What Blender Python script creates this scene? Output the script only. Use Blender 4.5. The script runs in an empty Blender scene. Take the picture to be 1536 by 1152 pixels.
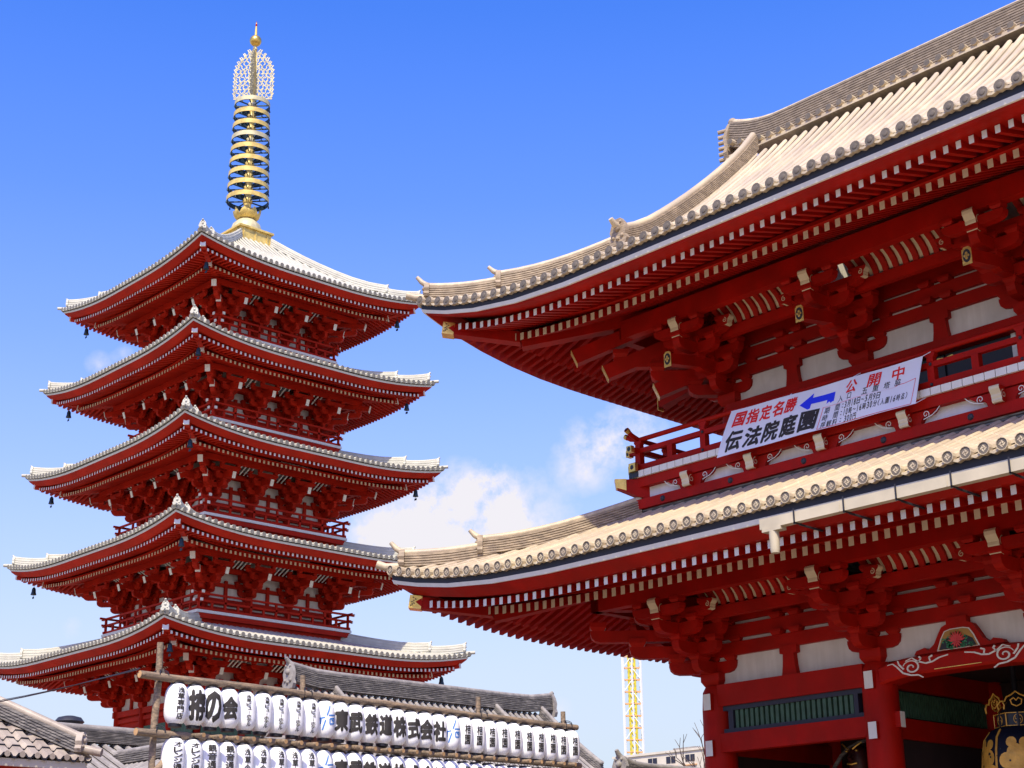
import bpy, bmesh, math, random
from mathutils import Vector, Matrix
R = random.Random(7)
S = bpy.context.scene
COL = S.collection
PI = math.pi
# ------------------------------------------------------------------ camera
cd = bpy.data.cameras.new('camera'); cam = bpy.data.objects.new('camera', cd); COL.objects.link(cam)
yaw, pitch, roll = -.8204, .3345, -.0108
Fv = Vector((math.sin(yaw)*math.cos(pitch), math.cos(yaw)*math.cos(pitch), math.sin(pitch)))
Rv = Vector((math.cos(yaw), -math.sin(yaw), 0)); Uv = Rv.cross(Fv)
R2 = Rv*math.cos(roll)+Uv*math.sin(roll); U2 = -Rv*math.sin(roll)+Uv*math.cos(roll)
CP = Vector((21.947, -26.438, 1.6))
M = Matrix((R2, U2, -Fv)).transposed().to_4x4(); M.translation = CP
cam.matrix_world = M
cd.sensor_width = 36; cd.lens = 36*2345.2/1536; cd.clip_end = 6000; cd.clip_start = .1
S.camera = cam
# ------------------------------------------------------------------ world
SUN = Vector((.45, -.6, 1)).normalized()
W = bpy.data.worlds.new('World'); S.world = W; W.use_nodes = True
nt = W.node_tree; N = nt.nodes; Lk = nt.links
bg = N['Background']; bg.inputs[1].default_value = .15
sk = N.new('ShaderNodeTexSky'); sk.sky_type = 'NISHITA'; sk.sun_disc = False
sk.sun_elevation = math.asin(SUN.z); sk.sun_rotation = math.atan2(SUN.x, SUN.y)
sk.air_density = 1.25; sk.dust_density = 1.2; sk.ozone_density = 5.0
hs = N.new('ShaderNodeHueSaturation'); hs.inputs['Saturation'].default_value = 1.3; hs.inputs['Value'].default_value = 1.0
Lk.new(sk.outputs[0], hs.inputs['Color'])
tc = N.new('ShaderNodeTexCoord')
tint = N.new('ShaderNodeMix'); tint.data_type = 'RGBA'; tint.blend_type = 'MULTIPLY'; tint.inputs['Factor'].default_value = 1; tint.inputs[7].default_value = (1.05, .83, 1.3, 1)
Lk.new(hs.outputs[0], tint.inputs[6])
sep = N.new('ShaderNodeSeparateXYZ'); Lk.new(tc.outputs['Generated'], sep.inputs[0])
hr_ = N.new('ShaderNodeValToRGB'); el = hr_.color_ramp.elements
for p_, v_ in ((.08, 1.0), (.151, .86), (.21, .60), (.276, .38), (.349, .21), (.435, .08), (.54, 0)):
    e_ = el.new(p_); e_.color = (v_, v_, v_, 1)
el.remove(el[0]); el[-1].color = (0, 0, 0, 1)
Lk.new(sep.outputs['Z'], hr_.inputs[0])
hz = N.new('ShaderNodeMix'); hz.data_type = 'RGBA'; Lk.new(hr_.outputs[0], hz.inputs['Factor']); Lk.new(tint.outputs[2], hz.inputs[6]); hz.inputs[7].default_value = (3.05, 3.55, 4.1, 1)
def ray(px, py):
    return (Fv+(px-768)/2345.2*R2-(py-576)/2345.2*U2).normalized()
def mth(op, a, b=None, clamp=False, c=None):
    n = N.new('ShaderNodeMath'); n.operation = op; n.use_clamp = clamp
    for i, x in enumerate((a, b, c)):
        if x is None: continue
        if isinstance(x, (int, float)): n.inputs[i].default_value = x
        else: Lk.new(x, n.inputs[i])
    return n.outputs[0]
nz = N.new('ShaderNodeTexNoise'); nz.inputs['Scale'].default_value = 30; nz.inputs['Detail'].default_value = 9; nz.inputs['Roughness'].default_value = .66
Lk.new(tc.outputs['Generated'], nz.inputs['Vector'])
acc = None
for (px, py, rad, st) in ((700, 768, .042, 1.05), (735, 745, .026, .5), (610, 800, .038, .9), (560, 812, .03, .8), (780, 790, .05, .75), (690, 815, .05, .9), (885, 680, .030, .95), (950, 648, .028, .85), (150, 548, .013, .42), (186, 530, .009, .35), (105, 940, .012, .28), (840, 1060, .012, .35), (600, 830, .03, .55)):
    d = ray(px, py)
    vd = N.new('ShaderNodeVectorMath'); vd.operation = 'DISTANCE'; Lk.new(tc.outputs['Generated'], vd.inputs[0]); vd.inputs[1].default_value = d
    fo = mth('MULTIPLY', mth('SUBTRACT', 1.0, mth('DIVIDE', vd.outputs['Value'], rad), clamp=True), st)
    acc = fo if acc is None else mth('ADD', acc, fo)
msk = mth('MULTIPLY', mth('SUBTRACT', mth('MULTIPLY', mth('MINIMUM', acc, 1.1), mth('ADD', mth('MULTIPLY', nz.outputs['Fac'], 4.0), -1.12)), .10), 1.5, clamp=True)
mx = N.new('ShaderNodeMix'); mx.data_type = 'RGBA'
Lk.new(msk, mx.inputs['Factor']); Lk.new(hz.outputs[2], mx.inputs[6]); mx.inputs[7].default_value = (3.95, 3.85, 4.1, 1)
Lk.new(mx.outputs[2], bg.inputs[0])
# ------------------------------------------------------------------ sun and exposure
sl = bpy.data.lights.new('sun', 'SUN'); so = bpy.data.objects.new('sun', sl); COL.objects.link(so)
sl.energy = 4.0; sl.angle = math.radians(.53); sl.color = (1, .91, .69)
so.rotation_euler = SUN.to_track_quat('Z', 'Y').to_euler(); so.location = (20, -30, 60)
S.view_settings.view_transform = 'Standard'; S.view_settings.look = 'None'; S.view_settings.exposure = .6; S.view_settings.gamma = 1
S.render.engine = 'CYCLES'; S.cycles.max_bounces = 6; S.cycles.diffuse_bounces = 4
try: S.cycles.use_denoising = True
except Exception: pass
# ------------------------------------------------------------------ materials
def mat(name, col, rough=.6, metal=0, var=.12, scale=3.0, bump=.0, bscale=30, col2=None, spec=.5, stripes=None, coat=0, trans=0):
    m = bpy.data.materials.new(name); m.use_nodes = True; t = m.node_tree; n = t.nodes; l = t.links
    b = n['Principled BSDF']; b.inputs['Roughness'].default_value = rough; b.inputs['Metallic'].default_value = metal
    b.inputs['Specular IOR Level'].default_value = spec
    if coat: b.inputs['Coat Weight'].default_value = coat; b.inputs['Coat Roughness'].default_value = .25
    co = n.new('ShaderNodeTexCoord'); no = n.new('ShaderNodeTexNoise'); no.inputs['Scale'].default_value = scale; no.inputs['Detail'].default_value = 6
    l.new(co.outputs['Object'], no.inputs['Vector'])
    r = n.new('ShaderNodeValToRGB'); r.color_ramp.elements[0].position = .3; r.color_ramp.elements[1].position = .72
    c2 = col2 or tuple(x*(1-var*2) for x in col)
    r.color_ramp.elements[0].color = (*c2, 1); r.color_ramp.elements[1].color = (*col, 1)
    l.new(no.outputs['Fac'], r.inputs[0]); out = r.outputs[0]
    if stripes:      # (axis scale vector, dark colour, share): courses or grain of the material itself
        sc_, dk, sh = stripes
        mp = n.new('ShaderNodeMapping'); mp.inputs['Scale'].default_value = sc_; l.new(co.outputs['Object'], mp.inputs[0])
        n2 = n.new('ShaderNodeTexNoise'); n2.inputs['Scale'].default_value = 1; n2.inputs['Detail'].default_value = 3; l.new(mp.outputs[0], n2.inputs['Vector'])
        rr = n.new('ShaderNodeValToRGB'); rr.color_ramp.elements[0].position = .42; rr.color_ramp.elements[1].position = .6
        rr.color_ramp.elements[0].color = (sh, sh, sh, 1); rr.color_ramp.elements[1].color = (0, 0, 0, 1); l.new(n2.outputs['Fac'], rr.inputs[0])
        mm = n.new('ShaderNodeMix'); mm.data_type = 'RGBA'; l.new(rr.outputs[0], mm.inputs['Factor']); l.new(out, mm.inputs[6]); mm.inputs[7].default_value = (*dk, 1)
        out = mm.outputs[2]
    l.new(out, b.inputs['Base Color'])
    if bump:
        nb = n.new('ShaderNodeTexNoise'); nb.inputs['Scale'].default_value = bscale; nb.inputs['Detail'].default_value = 5; l.new(co.outputs['Object'], nb.inputs['Vector'])
        bp = n.new('ShaderNodeBump'); bp.inputs['Strength'].default_value = bump; bp.inputs['Distance'].default_value = .02
        l.new(nb.outputs['Fac'], bp.inputs['Height']); l.new(bp.outputs[0], b.inputs['Normal'])
    if trans:
        b.inputs['Subsurface Weight'].default_value = trans; b.inputs['Subsurface Radius'].default_value = (.1, .1, .1)
    return m
RED = mat('vermilion_paint', (.45, .008, .0025), .55, var=.18, scale=1.3, bump=.18, bscale=14, spec=.12, stripes=((2.5, 2.5, 1.2), (.27, .009, .003), .45))
PRED = mat('pagoda_vermilion_paint', (.52, .020, .005), .6, var=.16, scale=.9, spec=.12, stripes=((1.2, 1.2, .5), (.34, .014, .005), .4))
WHITE = mat('white_end_paint', (.78, .76, .66), .6, var=.05, scale=4)
PLAST = mat('white_plaster', (.80, .76, .68), .85, var=.12, scale=1.5, bump=.15, bscale=60, stripes=((7, 7, .9), (.55, .50, .42), .3))
TILE = mat('cream_titanium_tile', (.65, .54, .33), .5, var=.16, scale=1.1, bump=.15, bscale=25, col2=(.47, .38, .27), stripes=((9, .7, .7), (.38, .30, .21), .55))
TEND = mat('tile_end_disc', (.17, .14, .105), .6, var=.2, scale=9)
PTILE = mat('pagoda_pale_tile', (.56, .54, .44), .5, var=.12, scale=1.4)
PTEND = mat('pagoda_tile_end', (.22, .20, .16), .6, var=.2, scale=6)
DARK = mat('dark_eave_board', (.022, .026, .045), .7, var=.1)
RIDGE = mat('ridge_course_tile', (.48, .37, .24), .65, var=.2, scale=5, bump=.3, bscale=40, stripes=((4, 4, 40), (.14, .10, .07), .5))
PRIDGE = mat('pagoda_ridge_plaster', (.62, .60, .50), .7, var=.12, scale=2)
GOLD = mat('gold_leaf', (.95, .60, .14), .32, metal=.85, var=.18, scale=6, bump=.35, bscale=30)
FGOLD = mat('finial_gold', (.92, .66, .18), .4, metal=.2, var=.22, scale=3, bump=.2, bscale=12)
PGOLD = mat('pale_finial_gold', (.70, .62, .36), .55, metal=.15, var=.18, scale=3)
WHITE_BOUNCE = mat('white_paint_bounce_tint', (.70, .60, .38), .6, var=.06, scale=5)  # white paint tinted tan to paint in shade and warm ground bounce
LGOLD = mat('lantern_gold', (.95, .50, .07), .42, metal=.2, var=.2, scale=5, bump=.3, bscale=25)
BLACK = mat('black_lacquer', (.012, .012, .018), .5, var=.1)
GREEN = mat('green_lattice_paint', (.055, .13, .075), .6, var=.2, scale=6)
FRAMED = mat('dark_window_frame', (.020, .022, .040), .6, var=.1)
INT = mat('interior_shade_boards', (.03, .012, .01), .8, var=.2)  # near-black puts the interior shade into the colour of red walls
WOOD = mat('weathered_log', (.36, .25, .15), .85, var=.2, scale=4, bump=.6, bscale=25, col2=(.20, .15, .10), stripes=((30, 3, 30), (.09, .07, .05), .6))
WOODC = mat('fresh_cut_wood', (.60, .36, .16), .8, var=.2, scale=8)
PAPER = mat('lantern_paper', (.92, .92, .90), .75, var=.02, scale=3, trans=.12)
INK = mat('black_ink', (.035, .030, .028), .8, var=.2, scale=14)
BLUEINK = mat('blue_ink', (.05, .22, .62), .7, var=.1)
GTILE = mat('weathered_grey_tile', (.36, .33, .29), .75, var=.2, scale=4, bump=.4, bscale=25, col2=(.19, .17, .155))
MRIDGE = mat('main_ridge_tile', (.34, .27, .195), .7, var=.2, scale=5, bump=.3, bscale=40, stripes=((5, 5, 40), (.12, .09, .065), .5))
GRIDGE = mat('grey_ridge_courses', (.30, .27, .235), .8, var=.2, scale=4, bump=.4, bscale=30, col2=(.15, .135, .12), stripes=((3, 3, 34), (.055, .05, .05), .8))
CREAM = mat('cream_render', (.66, .60, .48), .85, var=.08, scale=.7)
METALG = mat('painted_gutter_metal', (.60, .52, .36), .42, var=.14, scale=1.6, bump=.1, bscale=8)
IRON = mat('dark_iron', (.05, .05, .06), .55, metal=.4, var=.2)
BRONZE_AND_SHADE = mat('bronze_and_ring_shade', (.03, .06, .07), .5, metal=.5, var=.3, scale=8)
CLOTH = mat('banner_cloth', (.78, .80, .86), .85, var=.04, scale=2, bump=.2, bscale=6)
BRED = mat('banner_red', (.75, .012, .012), .8, var=.02)
BBLUE = mat('banner_blue', (.01, .035, .80), .8, var=.02)
NAVY = mat('lantern_navy', (.006, .009, .024), .6, var=.3, scale=30, spec=.25)
STATUE = mat('red_statue_paint', (.08, .01, .008), .5, var=.3, scale=3)
TWHITE = mat('white_tower_steel', (.80, .80, .78), .5, var=.06)
TYEL = mat('yellow_tower_steel', (.78, .66, .06), .5, var=.15)
TORG = mat('orange_tower_steel', (.75, .40, .16), .5, var=.1)
BARK = mat('bare_bark', (.16, .11, .08), .9, var=.2)
OLEAF = mat('budding_twigs', (.42, .26, .10), .9, var=.3)
def ground_mat():
    m = bpy.data.materials.new('stone_paving'); m.use_nodes = True; t = m.node_tree; n = t.nodes; l = t.links
    b = n['Principled BSDF']; b.inputs['Roughness'].default_value = .9
    co = n.new('ShaderNodeTexCoord'); br = n.new('ShaderNodeTexBrick'); br.inputs['Scale'].default_value = 1.2
    br.inputs['Color1'].default_value = (.27, .215, .15, 1); br.inputs['Color2'].default_value = (.22, .175, .12, 1); br.inputs['Mortar'].default_value = (.2, .19, .17, 1); br.inputs['Mortar Size'].default_value = .01
    l.new(co.outputs['Object'], br.inputs['Vector']); l.new(br.outputs[0], b.inputs['Base Color']); return m
PAVE = ground_mat()
# ------------------------------------------------------------------ mesh helpers
class MB:
    def __init__(s, T=None): s.v = []; s.f = []; s.m = []; s.T = T
    def V(s, p):
        if s.T: p = s.T(p)
        s.v.append((p[0], p[1], p[2])); return len(s.v)-1
    def F(s, ids, m=0): s.f.append(tuple(ids)); s.m.append(m)
    def face(s, pts, m=0): s.F([s.V(p) for p in pts], m)
    def hexa(s, a, b, m=0, em=None):      # a, b: two quads of 4 points; em: material of the a face
        A = [s.V(p) for p in a]; B = [s.V(p) for p in b]
        s.F(A[::-1], m if em is None else em); s.F(B, m)
        for i in range(4): j = (i+1) % 4; s.F((A[i], A[j], B[j], B[i]), m)
    def box(s, x0, x1, y0, y1, z0, z1, m=0):
        s.hexa([(x0, y0, z0), (x1, y0, z0), (x1, y0, z1), (x0, y0, z1)], [(x0, y1, z0), (x1, y1, z0), (x1, y1, z1), (x0, y1, z1)], m)
    def taper(s, x, y, w0, w1, z0, z1, m=0, d0=None, d1=None):     # block narrower at the bottom
        d0 = d0 or w0; d1 = d1 or w1
        q = lambda w, d, z: [(x-w/2, y-d/2, z), (x+w/2, y-d/2, z), (x+w/2, y+d/2, z), (x-w/2, y+d/2, z)]
        s.hexa(q(w0, d0, z0), q(w1, d1, z1), m)
    def beam(s, p, q, w, h, m=0, em=None, up=(0, 0, 1)):
        p = Vector(p); q = Vector(q); d = (q-p).normalized(); u = Vector(up); sd = d.cross(u).normalized(); u = sd.cross(d)
        sd *= w/2; u *= h/2
        s.hexa([p-sd-u, p+sd-u, p+sd+u, p-sd+u], [q-sd-u, q+sd-u, q+sd+u, q-sd+u], m, em)
    def loft(s, rings, m=0, caps=True, closed=True, cm=None):
        I = [[s.V(p) for p in r] for r in rings]
        for a, b in zip(I, I[1:]):
            n = len(a)
            for i in range(n if closed else n-1): j = (i+1) % n; s.F((a[i], a[j], b[j], b[i]), m)
        if caps and closed: s.F(I[0][::-1], m if cm is None else cm); s.F(I[-1], m if cm is None else cm)
    def tube(s, pts, r, n=8, m=0, caps=True, cm=None):
        pts = [Vector(p) for p in pts]; rings = []; prev = None
        for i, p in enumerate(pts):
            d = (pts[min(i+1, len(pts)-1)]-pts[max(i-1, 0)]).normalized()
            if prev is None: a = d.orthogonal().normalized()
            else: a = (prev-d*prev.dot(d)).normalized()
            prev = a; b = d.cross(a); rr = r[i] if isinstance(r, (list, tuple)) else r
            rings.append([p+(a*math.cos(2*PI*k/n)+b*math.sin(2*PI*k/n))*rr for k in range(n)])
        s.loft(rings, m, caps, cm=cm)
    def lathe(s, prof, c=(0, 0, 0), n=16, m=0, sx=1, sy=1, caps=True, f=None):
        s.loft([[(c[0]+r*sx*math.cos(2*PI*k/n)*(f(k, z) if f else 1), c[1]+r*sy*math.sin(2*PI*k/n)*(f(k, z) if f else 1), c[2]+z) for k in range(n)] for r, z in prof], m, caps)
    def prism(s, poly, fn, t0, t1, m=0, em=None):     # poly 2D -> fn(a,b,t)
        A = [s.V(fn(a, b, t0)) for a, b in poly]; B = [s.V(fn(a, b, t1)) for a, b in poly]; n = len(poly)
        s.F(A[::-1], m); s.F(B, m)
        for i in range(n): j = (i+1) % n; s.F((A[i], A[j], B[j], B[i]), em[i] if em and i in em else m)
    def sphere(s, c, r, m=0, n=10, k=7, sz=1):
        s.lathe([(max(.0005, r*math.sin(PI*i/k)), -r*sz*math.cos(PI*i/k)) for i in range(k+1)], c, n, m)
    def build(s, name, mats, parent=None, smooth=False, label=None):
        me = bpy.data.meshes.new(name)
        off = Vector((0, 0, 0))
        p = parent
        while p is not None: off = off+p.location; p = p.parent
        me.from_pydata([(a-off.x, b-off.y, c-off.z) for a, b, c in s.v], [], s.f)
        for x in (mats if isinstance(mats, (list, tuple)) else [mats]): me.materials.append(x)
        me.polygons.foreach_set('material_index', s.m)
        bm = bmesh.new(); bm.from_mesh(me); bmesh.ops.recalc_face_normals(bm, faces=bm.faces)
        if smooth:
            for f in bm.faces: f.smooth = True
            for e in bm.edges:
                if len(e.link_faces) == 2 and e.calc_face_angle(0) > .7: e.smooth = False
        bm.to_mesh(me); bm.free(); me.update()
        o = bpy.data.objects.new(name, me); COL.objects.link(o)
        if parent is not None: o.parent = parent
        if label: o['label'] = label
        return o
def empty(name, loc, label, cat, group=None):
    o = bpy.data.objects.new(name, None); COL.objects.link(o); o.location = loc; o.empty_display_size = .3
    o['label'] = label; o['category'] = cat
    if group: o['group'] = group
    return o
def tag(o, label, cat, group=None):
    o['label'] = label; o['category'] = cat
    if group: o['group'] = group
    return o
def struct(o): o['kind'] = 'structure'; return o
def frame(o, U, Nn):      # local (u, d outward, z)
    o = Vector(o); U = Vector(U); Nn = Vector(Nn)
    return lambda p: (o.x+U.x*p[0]+Nn.x*p[1], o.y+U.y*p[0]+Nn.y*p[1], o.z+p[2])
def sides(x0, y0, x1, y1):    # name, origin, U, inward N, length
    return {'S': ((x0, y0, 0), (1, 0, 0), (0, 1, 0), x1-x0), 'E': ((x1, y0, 0), (0, 1, 0), (-1, 0, 0), y1-y0),
            'N': ((x1, y1, 0), (-1, 0, 0), (0, -1, 0), x1-x0), 'W': ((x0, y1, 0), (0, -1, 0), (1, 0, 0), y1-y0)}
class Eave:
    def __init__(s, rect, z0, a, b, R, L0, p): s.rect = rect; s.sd = sides(*rect); s.z0 = z0; s.a = a; s.b = b; s.R = R; s.L0 = L0; s.p = p
    def rise(s, w): return s.R*max(0, 1-w/s.L0)**s.p
    def g(s, t): return max(0, 1-t/6.5)
    def zt(s, t): return s.z0+s.a*t+s.b*t*t
    def z(s, u, t, L): return s.zt(t)+s.rise(min(u, L-u))*s.g(t)
    def T(s, k):
        o, U, Nn, L = s.sd[k]; return frame(o, U, Nn)
def tiles(E, mb, sp, r, Tf, disc=1, keys='SENW', seg=.7, lip=.05, manji=False, arc=5, joint=False):
    for k in keys:
        mb.T = E.T(k); L = E.sd[k][3]; n = round(L/sp); d = L/n
        for i in range(n):
            u = (i+.5)*d; s = min(u, L-u); te = Tf(k, u, L)
            if te < .15: continue
            ns = max(1, math.ceil(te/seg)); rings = []
            for j in range(ns+1):
                t = te*j/ns; z = E.z(u, t, L)
                rings.append([(u+r*math.cos(PI*q/arc), t, z+r*(.25+math.sin(PI*q/arc)*1.0)) for q in range(arc+1)])
            if joint:
                rg2 = []
                for j, a_ in enumerate(rings):
                    if 0 < j < len(rings)-1: rg2.append([(p[0], p[1], p[2]-.007) for p in a_]); rg2.append([(u+(p[0]-u)*1.07, p[1]+.01, p[2]+.004) for p in a_])
                    else: rg2.append(a_)
                rings = rg2
            mb.loft(rings, 0, False, False)
            rr = r*1.26; z = E.z(u, 0, L)+r*.45
            A = [(u+rr*math.cos(2*PI*q/12), -.035, z+rr*math.sin(2*PI*q/12)) for q in range(12)]
            B = [(u+rr*math.cos(2*PI*q/12), .06, z+rr*math.sin(2*PI*q/12)) for q in range(12)]
            mb.loft([A, B], 0, False); mb.face(A, disc)
            if manji == 'boss': mb.loft([[(u+rr*f*math.cos(2*PI*q/10), yy, z+rr*f*math.sin(2*PI*q/10)) for q in range(10)] for f, yy in ((.52, -.036), (.46, -.046), (.2, -.05))], 1, True)
            elif manji:
                q0 = r*.5; w = r*.13
                for (a0, a1, b0, b1) in ((-w, w, -q0, q0), (-q0, q0, -w, w), (-q0, -w, q0-2*w, q0), (w, q0, -q0, -q0+2*w), (-q0, -q0+2*w, -q0, -w), (q0-2*w, q0, w, q0)):
                    mb.face([(u+(x_-y_)*.707, -.041, z+(x_+y_)*.707) for x_, y_ in ((a0, b0), (a1, b0), (a1, b1), (a0, b1))], 0)
                mb.loft([[(u+rr*f*math.cos(2*PI*q/12), yy, z+rr*f*math.sin(2*PI*q/12)) for q in range(12)] for f, yy in ((1, -.035), (.99, -.05), (.91, -.05), (.89, -.036))], 0, False)
        # pan tiles between the rows
        for i in range(n+1):
            u0 = max(0, (i-.5)*d); u1 = min(L, (i+.5)*d); um = (u0+u1)/2
            te = [Tf(k, x, L) for x in (u0, um, u1)]
            if max(te) < .02: continue
            ns = max(1, math.ceil(max(te)/seg)); rings = []
            for j in range(ns+1):
                rings.append([(x, y*j/ns, E.z(x, y*j/ns, L)-c) for x, y, c in zip((u0, um, u1), te, (.0, .035, .0))])
            mb.loft(rings, 0, False, False)
            z0, zm, z1 = [E.z(x, 0, L) for x in (u0, um, u1)]
            mb.loft([[(u0, -.01, z0+.01), (um, -.02, zm-.03), (u1, -.01, z1+.01)], [(u0, -.01, z0-.02), (um, -.02, zm-.03-lip), (u1, -.01, z1-.02)], [(u0, .15, z0-.02), (um, .15, zm-.03-lip), (u1, .15, z1-.02)]], 0, False, False)
    mb.T = None
def eave_strip(E, mb, poly, m=0, keys='SENW', seg=24):   # poly of (t, dz) with dz measured from the tile base z0
    for k in keys:
        mb.T = E.T(k); L = E.sd[k][3]; rings = []
        for i in range(seg+1):
            w = i/seg; w = .5-.5*math.cos(PI*w)*(.35+.65*abs(math.cos(PI*w)))*1.0 if 0 < i < seg else w
            rings.append([(t+(L-2*t)*w, t, E.z0+dz+E.rise(min(w, 1-w)*L)*E.g(t)) for t, dz in poly])
        mb.loft(rings, m, False, True)
    mb.T = None
def rafter(E, mb, k, u, t0, z0, slope, w, h, Tin, gold=False):
    L = E.sd[k][3]; s = min(u, L-u); t1 = min(Tin, s-.05)
    if t1 <= t0+.1: return False
    mb.T = E.T(k)
    za = E.z0+z0+E.rise(s)*E.g(t0); zb = E.z0+z0+slope*(t1-t0)+E.rise(s)*E.g(t1)*.9
    q = lambda t, z: [(u-w/2, t, z-h/2), (u+w/2, t, z-h/2), (u+w/2, t, z+h/2), (u-w/2, t, z+h/2)]
    mb.hexa(q(t0, za), q(t1, zb), 0, 1); mb.T = None
    return True
def soffit(E, mb, t0, z0, slope, Tin, keys='SENW', m=0):
    for k in keys:
        mb.T = E.T(k); L = E.sd[k][3]; ns = 40; rings = []
        for i in range(ns+1):
            w = i/ns
            r = []
            for t in (t0, (t0+Tin)/2, Tin):
                u = t+(L-2*t)*w; s = min(u, L-u); r.append((u, t, E.z0+z0+slope*(t-t0)+E.rise(s)*E.g(t)*(1 if t == t0 else .9)))
            rings.append(r)
        mb.loft(rings, m, False, False)
    mb.T = None
def ridge(mb, path, w, h, layers=6, cap=.1, m=0, cm=1, curl=0, taper=True):   # path of (x,y,z base) ; stacked courses with a round cap
    P = [Vector(p) for p in path]; rings = []
    for i, p in enumerate(P):
        d = (P[min(i+1, len(P)-1)]-P[max(i-1, 0)]); d.z = 0; d.normalize(); sd = Vector((d.y, -d.x, 0))
        sec = []
        for j in range(layers):
            ww = w/2*(1-.25*j/layers); za = h*j/layers; zb = h*(j+1)/layers
            sec += [(ww, za), (ww, za+(zb-za)*.62), (ww-.03, za+(zb-za)*.66), (ww-.03, zb)]
        right = [p+sd*a+Vector((0, 0, b)) for a, b in sec]; left = [p-sd*a+Vector((0, 0, b)) for a, b in sec][::-1]
        rings.append(right+left)
    mb.loft(rings, m, True)
    cr = cap*1.0
    pts = [p+Vector((0, 0, h+cr*.45)) for p in P]
    if curl:
        d = (P[0]-P[1]).normalized(); e = pts[0]
        pts = [e+d*curl+Vector((0, 0, curl*.75)), e+d*curl*.62+Vector((0, 0, curl*.32)), e+d*curl*.3+Vector((0, 0, curl*.1))]+pts
    mb.tube(pts, ([cr*.62, cr*.85, cr*.97]+[cr]*len(P)) if curl else cr, 10, cm)
def oni(mb, p, d, w, h, m=0):     # ridge-end ornament: shaped slab with scrolls, facing direction d
    p = Vector(p); d = Vector(d).normalized(); sd = Vector((-d.y, d.x, 0))
    fn = lambda a, b, t: p+sd*a+Vector((0, 0, b))+d*t
    poly = [(-w*.5, 0), (w*.5, 0), (w*.62, h*.18), (w*.48, h*.35), (w*.56, h*.55), (w*.42, h*.8), (w*.2, h), (-w*.2, h), (-w*.42, h*.8), (-w*.56, h*.55), (-w*.48, h*.35), (-w*.62, h*.18)]
    mb.prism(poly, fn, 0, .12, m)
    for a, b, r in ((0, h*.62, w*.2), (-w*.3, h*.3, w*.12), (w*.3, h*.3, w*.12), (0, h*.22, w*.13), (-w*.22, h*.85, w*.09), (w*.22, h*.85, w*.09)):
        q = fn(a, b, .12); mb.sphere(q, r, m, 8, 5)
def spiral(cx, cz, r, turns=1.4, n=16, ph=0, sgn=1):
    return [(cx+r*(1-i/n*.85)*math.cos(ph+sgn*2*PI*turns*i/n), cz+r*(1-i/n*.85)*math.sin(ph+sgn*2*PI*turns*i/n)) for i in range(n+1)]
def text_polys(body, size=1.0, bold=0.0):
    c = bpy.data.curves.new('t', 'FONT'); c.body = body; c.size = size; c.resolution_u = 2
    o = bpy.data.objects.new('t', c); COL.objects.link(o); bpy.context.view_layer.update()
    me = bpy.data.meshes.new_from_object(o.evaluated_get(bpy.context.evaluated_depsgraph_get()))
    V = [(v.co.x, v.co.y) for v in me.vertices]; Fc = [tuple(p.vertices) for p in me.polygons]
    bpy.data.objects.remove(o); bpy.data.curves.remove(c); bpy.data.meshes.remove(me)
    if not V: return [], [], 0, 0, 0, 0
    xs = [a for a, b in V]; ys = [b for a, b in V]
    return V, Fc, min(xs), max(xs), min(ys), max(ys)
def glyph(ch, cache={}):
    if ch not in cache:
        V, Fc, x0, x1, y0, y1 = text_polys(ch)
        cache[ch] = (V, Fc, x0, x1, y0, y1)
    return cache[ch]
def glyph_fine(ch, cache={}):
    if ch not in cache:
        V, Fc, x0, x1, y0, y1 = glyph(ch); bm = bmesh.new(); vs = [bm.verts.new((x, y, 0)) for x, y in V]
        for f in Fc:
            try: bm.faces.new([vs[i] for i in f])
            except ValueError: pass
        bmesh.ops.triangulate(bm, faces=bm.faces[:])
        for _ in range(3):
            ed = [e for e in bm.edges if e.calc_length() > .16]
            if not ed: break
            bmesh.ops.subdivide_edges(bm, edges=ed, cuts=1); bmesh.ops.triangulate(bm, faces=bm.faces[:])
        bm.verts.index_update(); cache[ch] = ([(v.co.x, v.co.y) for v in bm.verts], [tuple(v.index for v in f.verts) for f in bm.faces], x0, x1, y0, y1); bm.free()
    return cache[ch]
def put_glyph(mb, ch, cx, cy, w, h, fn, bold=.03, m=0, natural=False, fine=False):
    # draws character ch in the box centred at (cx,cy); fn(a,b,lift) -> 3D point
    V, Fc, x0, x1, y0, y1 = glyph_fine(ch) if fine else glyph(ch)
    if not V: return
    X0, X1, Y0, Y1 = (x0, x1, y0, y1) if not natural else (min(x0, .05), max(x1, .95), -.1, .88)
    sx = w/max(.2, X1-X0); sy = h/max(.2, Y1-Y0)
    offs = [(0, 0)] if bold <= 0 else [(math.cos(a)*bold, math.sin(a)*bold) for a in [PI/4*i for i in range(8)]]
    for q, (ox, oy) in enumerate(offs):
        ids = [mb.V(fn(cx+((x+ox)-(X0+X1)/2)*sx, cy+((y+oy)-(Y0+Y1)/2)*sy, .0003*q)) for x, y in V]
        for f in Fc: mb.F([ids[i] for i in f], m)
# ------------------------------------------------------------------ ground
g = MB(); g.box(-900, 900, -400, 1400, -.5, 0); struct(tag(g.build('ground', PAVE), 'pale stone paving of the temple precinct', 'ground'))
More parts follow.
